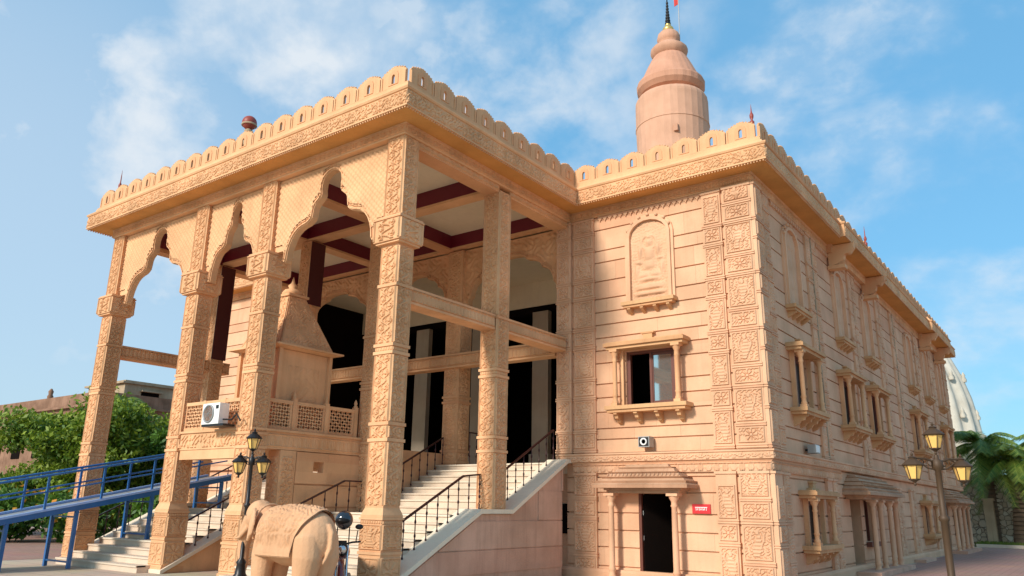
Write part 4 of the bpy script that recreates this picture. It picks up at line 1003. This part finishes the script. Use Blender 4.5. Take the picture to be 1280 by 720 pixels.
t = thing('wall_loudspeaker', (-8.33, BY - .1, 3.0), 'small dark square loudspeaker with pale round cone on the front wall below the window', 'loudspeaker')
mb = MB(); mb.box(-8.47, -8.19, BY - .30, BY - .06, 2.96, 3.20); mb.build('case', M['greyp'], t)
mb = MB(); mb.box(-8.45, -8.21, BY - .306, BY - .30, 2.98, 3.18); mb.build('front_panel', M['black'], t)
mb = MB(); mb.lathe([(.085, 0), (.085, .015), (.055, .012), (.05, .0)], (0, 0, 0), 20); o = mb.build('cone_ring', M['whitep'], None); o.parent = t; o.location = (0, -.207, .08); o.rotation_euler.x = PI / 2
mb = MB(); mb.box(-8.36, -8.30, BY - .06, BY - .001, 3.04, 3.12); mb.build('wall_mount', M['black'], t)

t = thing('flood_light', (RX, 19.4, 3.0), 'pale grey flood light fixed on the side wall below the first upper window', 'light')
mb = MB(); mb.box(RX + .1, RX + .28, 19.15, 19.5, 2.92, 3.12); mb.build('case', M['greyp'], t)
mb = MB(); mb.box(RX + .281, RX + .295, 19.18, 19.47, 2.94, 3.10); mb.build('lens', M['whitep'], t)
mb = MB(); mb.bar((RX, 19.32, 3.0), (RX + .1, 19.32, 3.0), .05); mb.bar((RX + .05, 19.55, 3.06), (RX + .2, 19.62, 3.06), .08); mb.build('wall_mount', M['black'], t)

t = thing('wall_sign', (-7.12, BY, 1.6), 'small red sign with white lettering on the front wall right of the door', 'sign')
mb = MB(); mb.box(-7.33, -6.91, BY - .03, BY - .001, 1.51, 1.71); mb.build('board', M['redsign'], t)
mb = MB(); y = BY - .036                                  # white strokes: a short word hanging from a head line
mb.box(-7.26, -6.98, y, BY - .031, 1.635, 1.650)
for x, h, k in ((-7.245, .06, 0), (-7.20, .055, 1), (-7.165, .06, 0), (-7.125, .05, 2), (-7.085, .06, 0), (-7.045, .055, 1), (-7.005, .06, 0)):
    mb.box(x, x + .010, y, BY - .031, 1.634 - h, 1.634)
    if k: mb.box(x - .022, x - .001, y, BY - .031, 1.60, 1.61); mb.box(x - .022, x - .013, y, BY - .031, 1.58, 1.599)
    if k == 2: mb.box(x + .011, x + .03, y, BY - .031, 1.585, 1.595)
mb.build('lettering', M['whitep'], t)

t = thing('roof_ornament', (-15.65, 9.98, ROOF), 'dark red ball ornament on a short stand above the porch parapet', 'ornament')
mb = MB(); mb.lathe([(.10, .2), (.12, .3), (.05, .42), (.07, .55), (.11, .60), (.04, .66)], (-15.65, 10.06, ROOF), 14); mb.build('stand', M['tan'], t)
mb = MB(); mb.ball((-15.65, 10.06, ROOF + .82), .18, 18, 12); mb.build('ball', M['rust'], t)
mb = MB(); mb.lathe([(.185, -.02), (.19, 0), (.185, .02)], (-15.65, 10.06, ROOF + .76), 18); mb.build('ring', M['tan'], t)
# bird in flight
mb = MB(); q = Vector((-17.2, 14.0, 12.95)); mb.poly([q + Vector(v) for v in ((-.14, 0, .07), (0, .05, 0), (.14, 0, .09), (0, -.04, .01), (0, .0, -.02))], [(0, 3, 1), (1, 3, 2), (0, 1, 4), (1, 2, 4), (0, 4, 3), (4, 2, 3)]); tag(mb.build('bird', M['black']), 'tiny dark bird flying in front of the cloud above the porch parapet', 'bird')

# ---------------------------------------------------------------- street lamps
def lantern(name, c, s_, mat, parent):
    mb = MB(); c = Vector(c)
    def ring(r, z, seg=6): return [c + Vector((r * s_ * math.cos(k * PI / 3), r * s_ * math.sin(k * PI / 3), z * s_)) for k in range(seg)]
    for k in range(6):
        a, b = ring(.27, 0), ring(.47, .72)
        mb.bar(a[k], b[k], .035 * s_); mb.bar(b[k], b[(k + 1) % 6], .05 * s_); mb.bar(a[k], a[(k + 1) % 6], .05 * s_)
    mb.lathe([(.05, -.42), (.09, -.30), (.05, -.22), (.16, -.1), (.29, -.02), (.29, 0)], (0, 0, 0), 6, False) if False else None
    pr = [(.04, -.34), (.08, -.26), (.05, -.18), (.17, -.08), (.29, 0)]
    mb.lathe([(r * s_, z * s_) for r, z in pr], c, 12, False)
    pr = [(.54, .72), (.56, .76), (.50, .82), (.34, .96), (.20, 1.06), (.17, 1.10), (.22, 1.13), (.12, 1.2), (.05, 1.24), (.08, 1.30), (.02, 1.42)]
    mb.lathe([(r * s_, z * s_) for r, z in pr], c, 12, False)
    o = mb.build(name, mat, parent)
    g = MB(); g.lathe([(.25 * s_, .02 * s_), (.445 * s_, .70 * s_)], c, 6, False); g.build('lantern_glass', M['yel'], o)
    return o
def lamp(loc, label, ang, arm, s_, mat, zt, zs, gap_z=.0, rpost=.045):
    t = thing('street_lamp', loc, label, 'street lamp'); x, y, _ = loc
    mb = MB(); mb.lathe([(.16, 0), (.16, .10), (.12, .14), (.13, .40), (.09, .46), (.07, .60), (.085, .64), (rpost, .70), (rpost, 1.5), (rpost * 1.4, 1.52), (rpost * 1.4, 1.56), (rpost * .9, 1.58), (rpost * .8, zs + .02), (rpost * 1.5, zs + .05), (rpost * 1.5, zs + .14), (rpost * .7, zs + .17), (rpost * .6, zt - .34 * s_)], (x, y, 0), 12)
    mb.build('post', mat, t)
    lantern('lantern', (x, y, zt), s_, mat, t)
    d = Vector((math.cos(ang), math.sin(ang), 0))
    for sg in (-1, 1):
        q = Vector((x, y, zs)) + d * sg * arm; mb = MB(); top = zs + .17
        mb.tube([Vector((x, y, top - .05)), Vector((x, y, top)) + d * sg * arm * .5, Vector((q.x, q.y, top))], .014, 6)
        for c0, r0 in ((.30, .055), (.62, .04)):
            mb.tube([Vector((x, y, top - r0 - .01)) + d * sg * (arm * c0 + r0 * (1 - .08 * k) * math.cos(k * .7)) + Vector((0, 0, r0 * (1 - .08 * k) * math.sin(k * .7))) for k in range(10)], .009, 5)
        mb.tube([Vector((x, y, top - .14)), Vector((x, y, top - .12)) + d * sg * arm * .4, Vector((x, y, top - .02)) + d * sg * arm * .85], .01, 6)
        mb.build('arm', mat, t)
        o = lantern('lantern', (q.x, q.y, zs - .9 * s_ + .12), s_, mat, t)
    return t
lamp((-11.62, 8.28, 0), 'black lamp post with three small lanterns beside the stone elephant', math.radians(28 - 0), .215, .245, M['black'], 2.47, 2.17, rpost=.035)
lamp((-1.64, 11.35, 0), 'bronze lamp post with three amber lanterns in front of the long side wall', math.radians(37 + 12), .36, .235, M['bronze'], 2.40, 2.10, rpost=.045)

# ---------------------------------------------------------------- stone elephant
def elephant(loc, rz):
    t = thing('stone_elephant', loc, 'carved sandstone elephant statue with ornamental blanket seen from behind', 'statue', None, rz)
    def add(mb, name, mat):
        o = mb.build(name, mat, None); o.parent = t; return o
    mb = MB(); E = lambda c, r: mb.ball(c, r, 20, 12)
    # heading +X, up +Z
    E((0.02, 0, 1.10), (.64, .39, .45)); E((-.40, 0, 1.08), (.38, .38, .45)); E((.38, 0, 1.14), (.38, .35, .42))
    E((.72, 0, 1.32), (.26, .22, .26)); E((.86, 0, 1.42), (.24, .21, .25)); E((.83, .06, 1.56), (.12, .1, .1)); E((.83, -.06, 1.56), (.12, .1, .1))
    for sy in (-1, 1):
        mb.tube([(-.40, sy * .10, 1.30), (-.46, sy * .16, 1.08), (-.50, sy * .19, .80), (-.46, sy * .19, .50), (-.50, sy * .19, .25), (-.50, sy * .19, .03)], [.10, .25, .23, .18, .155, .17], 16)
        mb.tube([(.40, sy * .10, 1.28), (.44, sy * .15, 1.02), (.48, sy * .18, .8), (.50, sy * .18, .5), (.52, sy * .18, .25), (.54, sy * .18, .03)], [.10, .22, .19, .155, .14, .155], 16)
    mb.tube([(1.0, 0, 1.36), (1.12, 0, 1.18), (1.17, 0, .90), (1.14, 0, .62), (1.18, 0, .42), (1.27, 0, .36)], [.16, .13, .10, .08, .065, .05], 14)
    for sy in (-1, 1): mb.tube([(.98, sy * .12, 1.22), (1.12, sy * .15, 1.06), (1.25, sy * .15, 1.04)], [.045, .035, .012], 8)
    mb.tube([(-.72, 0, 1.30), (-.80, 0, 1.18), (-.80, .02, .95), (-.76, .06, .80), (-.74, .10, .72)], [.05, .045, .035, .03, .02], 8)
    for sy in (-1, 1):                                   # ears: thick flaps
        P = [(.72, sy * .20, 1.55), (.56, sy * .34, 1.50), (.50, sy * .40, 1.32), (.55, sy * .40, 1.12), (.66, sy * .34, 1.02), (.76, sy * .24, 1.12)]
        c = Vector((.72, sy * .26, 1.30)); V = [c] + [Vector(p) for p in P]; off = Vector((.045, sy * .03, 0)); n_ = len(V)
        F = [(0, i, i + 1) for i in range(1, n_ - 1)] + [(0, n_ - 1, 1)]; F += [tuple(j + n_ for j in f[::-1]) for f in F]
        F += [(i, i % (n_ - 1) + 1, n_ + i % (n_ - 1) + 1, n_ + i) for i in range(1, n_)]
        mb.poly(V + [v + off for v in V], F, True)
    for sy in (-1, 1):
        for z_, x_ in ((.16, -.50), (.20, -.50), (.16, .53), (.20, .53)): mb.lathe([(.16, 0), (.185, .015), (.16, .03)], (x_, sy * .185, z_), 14)
    body = add(mb, 'body', M['eleph'])
    r = body.modifiers.new('r', 'REMESH'); r.mode = 'VOXEL'; r.voxel_size = .016; r.use_smooth_shade = True
    s_ = body.modifiers.new('s', 'SMOOTH'); s_.iterations = 4; s_.factor = .5
    for sy in (-1, 1):
        mb = MB(); mb.ball((.99, sy * .165, 1.42), (.025, .015, .02), 8, 6); add(mb, 'eye', M['black'])
    # blanket: relief carved shell over back and flanks
    def surf(a, x):                                      # a: angle over the back, x along the body
        R = np.interp(x, [-.66, -.5, -.2, .1, .4, .5], [.31, .385, .415, .415, .385, .37])
        zc_ = 1.12; return R, zc_
    nx, na = 64, 90; xs = np.linspace(-.60, .47, nx); aa = np.linspace(-1.85, 1.85, na); xx, an = np.meshgrid(xs, aa); edge = (xx < -.56) | (xx > .43) | (np.abs(an) > 1.76)
    xx = xx + .26 * np.clip((np.abs(an) - .5) / 1.3, 0, 1) ** 1.5 * (.47 - xx) / 1.07
    R, zc_ = surf(an, xx); ry = R * .95 + .012; rzz = R * 1.10 + .012
    dn = np.clip(np.abs(an) - 1.45, 0, 1)
    pat = foliage_fn(.020, 46, .4)(xx, an * .38); pat = np.where(edge, .026, np.where((np.abs(an) > 1.70) | ((np.abs(an) > 1.44) & (np.abs(an) < 1.50)), .008, pat))
    yv = np.sin(an) * (ry + pat); zv = zc_ + np.cos(an) * (rzz + pat)
    yv = np.where(np.abs(an) > PI / 2, np.sign(an) * (ry + pat), yv); zv = np.where(np.abs(an) > PI / 2, zc_ - (np.abs(an) - PI / 2) * 1.05, zv)
    V = np.stack([xx + .05 * (np.abs(an) > 9), yv, zv], -1).reshape(-1, 3); k = len(V); Vin = V * np.array([1, .955, 1]) - np.array([0, 0, .015])
    i = np.arange((na - 1) * (nx - 1)); a = (i // (nx - 1)) * nx + i % (nx - 1)
    Q = np.stack([a, a + 1, a + nx + 1, a + nx], 1)[:, ::-1]
    mb = MB(); mb.grid(V, Q, True, .3)
    mb.grid(Vin, Q[:, ::-1], True, .3); add(mb, 'blanket', M['eleph'])
    mb = MB()
    for x_ in (.455,): mb.tube([(x_, np.sin(a) * (surf(0, x_)[0] * .95 + .03), 1.12 + np.cos(a) * (surf(0, x_)[0] * 1.06 + .03)) for a in np.linspace(-1.7, 1.7, 30)], .022, 8)
    mb.tube([(.58, np.sin(a) * .37, 1.22 + np.cos(a) * .38) for a in np.linspace(-2.0, 2.0, 30)], .018, 8); add(mb, 'blanket_band', M['eleph'])
    mb = MB(); mb.tube([(-.62, np.sin(a) * .36, 1.10 + np.cos(a) * .2 - .28) for a in np.linspace(-1.5, 1.5, 20)], .012, 6)
    add(mb, 'crupper_strap', M['eleph'])
    mb = MB(); mb.box(-.75, 1.35, -.42, .42, -.20, .02); mb.box(-.82, 1.42, -.49, .49, -.26, -.201) if False else None
    return t
ele = elephant((-10.49, 8.42, -.02), math.radians(184)); ele.scale = (1.02, .96, .99)

# ---------------------------------------------------------------- motorcycle and helmet
def motorcycle(loc, rz):
    t = thing('motorcycle', loc, 'dark red motorcycle parked behind the stone elephant', 'motorcycle', None, rz)
    def add(mb, name, mat, p=None):
        o = mb.build(name, mat, None); o.parent = p or t; return o
    for x in (.64, -.62):
        tor = MB(); R, r = .29, .05; V = []; 
        for i in range(28):
            for j in range(10):
                a, b = 2 * PI * i / 28, 2 * PI * j / 10; V.append((x + (R + r * math.cos(b)) * math.cos(a), r * math.sin(b), .34 + (R + r * math.cos(b)) * math.sin(a)))
        tor.grid(V, [(i * 10 + j, ((i + 1) % 28) * 10 + j, ((i + 1) % 28) * 10 + (j + 1) % 10, i * 10 + (j + 1) % 10) for i in range(28) for j in range(10)], True)
        wh = add(tor, 'wheel', M['rubber'])
        mb = MB()
        for k in range(6): a = k * PI / 3; mb.bar((x, 0, .34), (x + .26 * math.cos(a), 0, .34 + .26 * math.sin(a)), .03)
        mb.tube([(x, -.08, .34), (x, .08, .34)], .05, 12); add(mb, 'rim', M['chrome'], wh)
        mb = MB(); mb.tube([(x + .36 * math.cos(a), 0, .34 + .36 * math.sin(a)) for a in np.linspace(.3, 2.3, 10)], .055, 8); add(mb, 'mudguard', M['bike'])
    mb = MB(); mb.tube([(.64, -.09, .34), (.46, -.09, .92)], .022, 8); mb.tube([(.64, .09, .34), (.46, .09, .92)], .022, 8); add(mb, 'fork', M['chrome'])
    mb = MB(); mb.ball((.16, 0, .80), (.27, .14, .13)); add(mb, 'fuel_tank', M['bike'])
    mb = MB(); mb.ball((-.32, 0, .78), (.38, .13, .07)); add(mb, 'seat', M['rubber'])
    mb = MB(); mb.ball((.08, 0, .44), (.18, .13, .17)); mb.tube([(.1, .1, .3), (-.3, .15, .28), (-.8, .15, .36)], .035, 8); mb.bar((.46, 0, .85), (-.55, 0, .62), .05); mb.bar((-.5, 0, .65), (-.62, 0, .34), .05); mb.bar((.1, 0, .3), (-.62, 0, .34), .05); add(mb, 'engine', M['greyp'])
    mb = MB(); mb.tube([(.40, -.30, .98), (.44, -.16, .97), (.46, 0, .93), (.44, .16, .97), (.40, .30, .98)], .016, 8); add(mb, 'handlebar', M['black'])
    mb = MB(); mb.ball((.54, 0, .86), (.09, .10, .11)); mb.box(.5, .6, -.07, .07, .9, 1.0); hl = add(mb, 'headlight', M['black'])
    mb = MB(); mb.ball((.60, 0, .86), (.045, .075, .075)); add(mb, 'headlight_lens', M['chrome'], hl)
    for sy in (-1, 1):
        mb = MB(); mb.tube([(.42, sy * .22, .98), (.42, sy * .24, 1.16)], .009, 6); mb.ball((.42, sy * .26, 1.22), (.02, .07, .045)); add(mb, 'mirror', M['black'])
    for sy in (-1, 1):
        mb = MB(); mb.tube([(.44, sy * .10, .92), (.44, sy * .10, 1.24)], .010, 6); add(mb, 'windshield_stay', M['black'])
    return t
motorcycle((-10.74, 9.66, 0), math.radians(-42))
t = thing('helmet', (-10.33, 9.29, 1.18), 'glossy black motorcycle helmet resting on the handlebar of the motorcycle', 'helmet')
mb = MB(); mb.ball((-10.33, 9.29, 1.33), (.15, .15, .155), 22, 14); mb.build('shell', M['helmet'], t)
mb = MB(); mb.ball((-10.31, 9.25, 1.32), (.135, .135, .07), 20, 8); mb.build('visor', M['glassd'], t)

# ---------------------------------------------------------------- vegetation
def leaves(mb, C, R, n, size, aspect=.5, droop=0., rs=None, shell=.55):
    rs = rs or np.random
    d = rs.normal(size=(n, 3)); d /= np.linalg.norm(d, axis=1)[:, None]; rad = (shell + (1 - shell) * rs.rand(n)) ** 1.0
    P = np.array(C) + d * rad[:, None] * np.array(R)
    u = rs.normal(size=(n, 3)); u[:, 2] -= droop; u /= np.linalg.norm(u, axis=1)[:, None]; v = np.cross(u, rs.normal(size=(n, 3))); v /= np.linalg.norm(v, axis=1)[:, None]
    s_ = size * (.6 + .8 * rs.rand(n))[:, None]
    a = P - u * s_; b = P + v * s_ * aspect; c = P + u * s_; e = P - v * s_ * aspect
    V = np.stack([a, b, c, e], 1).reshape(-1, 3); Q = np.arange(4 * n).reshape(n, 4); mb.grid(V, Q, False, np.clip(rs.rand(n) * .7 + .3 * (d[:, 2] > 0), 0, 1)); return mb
def tree(loc, h, R, label, n=9000, mat='leaf', cat='tree', name='leafy_tree', size=.16, clumps=34, seed=1, low=.35, group=None):
    rs = np.random.RandomState(seed); t = thing(name, loc, label, cat, group); x, y, _ = loc
    mb = MB(); lean = rs.uniform(-.3, .3, 2); fork = h * .38
    mb.tube([(x, y, -.1), (x + lean[0] * .5, y + lean[1] * .5, fork * .5), (x + lean[0], y + lean[1], fork)], [h * .035, h * .028, h * .022], 10)
    cs = []
    for k in range(clumps):
        a = rs.rand() * 2 * PI; rr = math.sqrt(rs.rand()) * R * .78; hz = low * h + (h * (1 - low)) * (rs.rand() ** .8) * (1 - .45 * (rr / R) ** 2)
        c = (x + rr * math.cos(a), y + rr * math.sin(a), hz); cs.append(c)
    for c in cs[:12]:
        mb.tube([(x + lean[0], y + lean[1], fork), ((x + c[0]) / 2, (y + c[1]) / 2, (fork + c[2]) / 2 + .3), c], [h * .016, h * .010, h * .004], 6)
    mb.build('trunk', M['bark'], t)
    mb = MB()
    for c in cs:
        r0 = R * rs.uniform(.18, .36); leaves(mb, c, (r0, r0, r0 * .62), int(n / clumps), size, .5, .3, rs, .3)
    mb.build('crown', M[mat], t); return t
tree((-36.5, 17.5, 0), 6.2, 4.3, 'bright green bushy tree left of the porch in front of the brown building', 42000, 'leaf', seed=4, size=.11, clumps=80, low=.12)
tree((-31.8, 21.5, 0), 5.6, 3.9, 'dark green bushy tree seen between the two left porch columns', 36000, 'leafd', seed=8, size=.105, clumps=70, low=.1)
tree((-41.5, 13.5, 0), 3.1, 2.6, 'low yellow green tree at the left edge of the photo', 24000, 'leaf', seed=11, size=.10, clumps=44, low=.1)
# flowering shrubs under the trees
k = 0
for (x, y, lab) in ((-33.5, 13.2, 'low shrub with orange flowers behind the ramp at the far left'), (-31.5, 15.0, 'low shrub with orange flowers just left of the leftmost column'), (-29.0, 17.0, 'low shrub with a few orange flowers right of the leftmost column'), (-26.8, 19.2, 'dark low shrub beside the left stair')):
    k += 1; rs = np.random.RandomState(k); t = thing('flowering_shrub', (x, y, 0), lab, 'shrub', 'shrubs along the left path')
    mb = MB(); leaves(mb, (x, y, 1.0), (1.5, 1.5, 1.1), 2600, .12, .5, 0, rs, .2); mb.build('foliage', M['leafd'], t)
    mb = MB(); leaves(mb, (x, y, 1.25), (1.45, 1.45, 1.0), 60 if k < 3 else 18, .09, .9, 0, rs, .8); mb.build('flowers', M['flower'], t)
    mb = MB()
    for j in range(6): a = j; mb.tube([(x, y, 0), (x + .7 * math.cos(a), y + .7 * math.sin(a), 1.1)], [.04, .015], 6)
    mb.build('stem', M['bark'], t)
# palms
def palm(loc, h, n, L_, label, seed, rtr=.2):
    rs = np.random.RandomState(seed); t = thing('palm_tree', loc, label, 'palm tree', None); x, y, _ = loc
    mb = MB(); mb.tube([(x, y, -.1), (x + .1, y, h * .5), (x, y + .05, h)], [rtr * 1.2, rtr * .9, rtr * .85], 12)
    for z in np.arange(.2, h, .22): mb.tube([(x + .1 * math.sin(PI * z / h), y, z), (x + .1 * math.sin(PI * z / h), y, z + .07)], [rtr * 1.25, rtr * 1.05], 12)
    mb.build('trunk', M['bark'], t)
    mb = MB()
    for k in range(n):
        a = rs.rand() * 2 * PI; el = rs.uniform(-.35, 1.25); ln = L_ * rs.uniform(.8, 1.1); d = Vector((math.cos(a), math.sin(a), 0)); pts = []
        for s_ in np.linspace(0, 1, 9):
            pts.append(Vector((x, y, h)) + d * ln * s_ * math.cos(el * (1 - .3 * s_)) + Vector((0, 0, ln * (math.sin(el) * s_ - .75 * s_ * s_))))
        mb.tube(pts, [.03 - .0028 * i for i in range(9)], 5, False); sd_ = d.cross(Vector((0, 0, 1)))
        for i in range(60):
            s_ = .12 + .88 * i / 60; j = min(7, int(s_ * 8)); p_ = pts[j].lerp(pts[j + 1], s_ * 8 - j); tg = (pts[j + 1] - pts[j]).normalized(); ll = L_ * .24 * math.sin(PI * (.12 + .8 * s_)) + .06
            for sg in (-1, 1):
                q = p_ + (sd_ * sg * .8 + tg * .6 + Vector((0, 0, -.35 + rs.uniform(-.15, .1)))).normalized() * ll; wv = tg * .022
                mb.grid([p_ - wv, p_ + wv, q + wv * .3, q - wv * .3], [(0, 1, 2, 3)], False, rs.rand())
    mb.build('fronds', M['palm'], t); return t
palm((-5.0, 50.3, 0), 5.2, 34, 3.0, 'bushy green palm right behind the far corner of the temple', 3, .3)
palm((-3.6, 49.5, 0), 4.3, 30, 2.9, 'palm with dark thick trunk in front of the rubble stone wall', 5, .42)
palm((-1.6, 51.0, 0), 5.0, 30, 3.0, 'dark green palm at the right edge of the photo', 6, .3)
palm((-40.1, 20.4, 0), 6.4, 16, 1.9, 'small palm top rising above the trees between the left columns', 9, .14)
mb = MB(); rs = np.random.RandomState(5)
V = []; nb = 9000
px = rs.uniform(-5.6, 6, nb); py = rs.uniform(47.3, 49.6, nb); hh = rs.uniform(.05, .28, nb); dx = rs.normal(size=nb) * .05; dy = rs.normal(size=nb) * .05
V = np.stack([np.stack([px - .02, py, px * 0], 1), np.stack([px + .02, py, px * 0], 1), np.stack([px + dx + .004, py + dy, hh], 1), np.stack([px + dx - .004, py + dy, hh], 1)], 1).reshape(-1, 3)
mb.grid(V, np.arange(4 * nb).reshape(-1, 4), False, rs.rand(nb)); tag(mb.build('grass', M['grass']), 'green grass strip in front of the rubble wall', 'grass', None, 'stuff')
mb = MB(); mb.box(-8, 30, 47.2, 49.8, .001, .03); tag(mb.build('soil', M['bark']), kind='structure')
# rubble wall and gate pier on the right
t = thing('stone_wall', (0, 50.5, 0), 'rough rubble stone wall behind the palms at the right edge', 'wall')
mb = MB(); mb.box(-7.5, 20, 52.2, 52.7, 0, 3.6); mb.box(-7.6, 20, 52.1, 52.8, 3.601, 3.75); mb.build('masonry', M['rubble'], t)
t = thing('wall_pier', (-5.05, 48.6, 0), 'short tan stone pier beside the far corner of the temple', 'pier')
mb = MB(); mb.box(-5.2, -4.75, 49.4, 49.85, 0, 2.3); mb.box(-5.26, -4.69, 49.34, 49.91, 2.301, 2.42); mb.build('shaft', M['tan'], t)
# ---------------------------------------------------------------- distant white shrine dome
t = thing('white_shrine', (-11.8, 80, 0), 'white ribbed curved spire of a shrine behind the far corner of the temple', 'shrine')
mb = MB(); cc = (-12.2, 80, 0)
pr_ = [(4.4, 0), (4.4, 8.0), (4.6, 8.2), (4.3, 8.4), (4.2, 9.5), (3.9, 11.5), (3.4, 13.5), (2.75, 15.2), (2.0, 16.6), (1.55, 17.2)]
mb.lathe(pr_, cc, 96, True, .05, 16); mb.lathe([(1.7, 17.2), (1.8, 17.4), (1.6, 17.6), (1.0, 17.7), (.9, 18.2), (1.2, 18.4), (1.25, 18.8), (.9, 19.0), (.4, 19.2), (.5, 19.5), (.1, 20.4)], cc, 24, True)
mb.build('spire', M['white'], t)
for k in range(10):
    a = k * 2 * PI / 10
    for z, r in ((9.6, 4.3), (13.0, 3.65)): m2 = MB(); m2.lathe([(.20, 0), (.24, .2), (.12, .5), (.17, .6), (.03, .9)], (cc[0] + r * math.cos(a), cc[1] + r * math.sin(a), z), 10); m2.build('small_spire', M['white'], t)
# ---------------------------------------------------------------- buildings at the left
def house(x0, x1, y0, y1, h, mat, label, wins, para=.5, cat='building'):
    t = thing('building', ((x0 + x1) / 2, (y0 + y1) / 2, 0), label, cat, 'old buildings beyond the trees')
    mb = MB(); mb.box(x0, x1, y0, y1, 0, h); mb.build('wall', mat, t)
    mb = MB(); mb.box(x0 - .2, x1 + .2, y0 - .25, y1 + .2, h + .001, h + .14); mb.box(x0, x1, y0, y0 + .15, h + .141, h + para); mb.box(x1 - .15, x1, y0 + .151, y1, h + .141, h + para); mb.build('roof', mat, t)
    for k in range(int((x1 - x0) / 1.6)):
        pass
    for (side, c, z, w_, hh) in wins:
        mb = MB()
        if side == 'S': mb.box(c - w_ / 2, c + w_ / 2, y0 - .04, y0 + .02, z, z + hh)
        else: mb.box(x1 - .02, x1 + .04, c - w_ / 2, c + w_ / 2, z, z + hh)
        wn = mb.build('window', M['dark'], t); mb = MB()
        if side == 'S': mb.box(c - w_ / 2 - .12, c + w_ / 2 + .12, y0 - .4, y0 - .041, z + hh, z + hh + .1)
        else: mb.box(x1 + .041, x1 + .4, c - w_ / 2 - .12, c + w_ / 2 + .12, z + hh, z + hh + .1)
        mb.build('window_hood', mat, wn)
    return t
house(-84, -50, 24, 34, 7.3, M['brown'], 'long weathered brown two storey building behind the trees at the far left', [('S', -80 + 3.2 * k, z, 1.3, 1.7) for k in range(9) for z in (1.0, 4.2)] + [('E', 26 + 3 * k, z, 1.2, 1.6) for k in range(3) for z in (1, 4.2)], .9)
house(-62.5, -57, 29, 33, 9.9, M['tan'], 'pale rooftop block standing above the long brown building', [('E', 31, 8.6, 1.4, .8)], .25)
house(-62, -44, 36, 46, 8.2, M['brown'], 'brown building with chimneys seen between the two left columns', [('S', -60 + 3 * k, z, 1.2, 1.6) for k in range(6) for z in (1.5, 4.8)] + [('E', 38 + 3 * k, 4.8, 1.2, 1.6) for k in range(3)], .7)
for k, (x, y, z, lab) in enumerate(((-52.0, 36.3, 8.9, 'left small round chimney pot on the brown building between the columns'), (-49.0, 36.3, 8.9, 'middle small round chimney pot on the brown building between the columns'), (-57.5, 24.2, 8.2, 'dark pot finial on the roof edge of the long brown building'))):
    mb = MB(); mb.lathe([(.35 * .5, 0), (.4 * .5, .15), (.13, .3), (.17, .5), (.05, .7)], (x, y, z), 10); tag(mb.build('chimney_pot', M['brown']), lab, 'chimney pot')
mb = MB(); mb.box(-46.6, -44.2, 36.6, 38.6, 8.9, 10.0); mb.box(-46.8, -44.0, 36.4, 38.8, 10.001, 10.2); tag(mb.build('water_tank', M['brown']), 'square brown rooftop tank at the right end of the far left building', 'water tank')
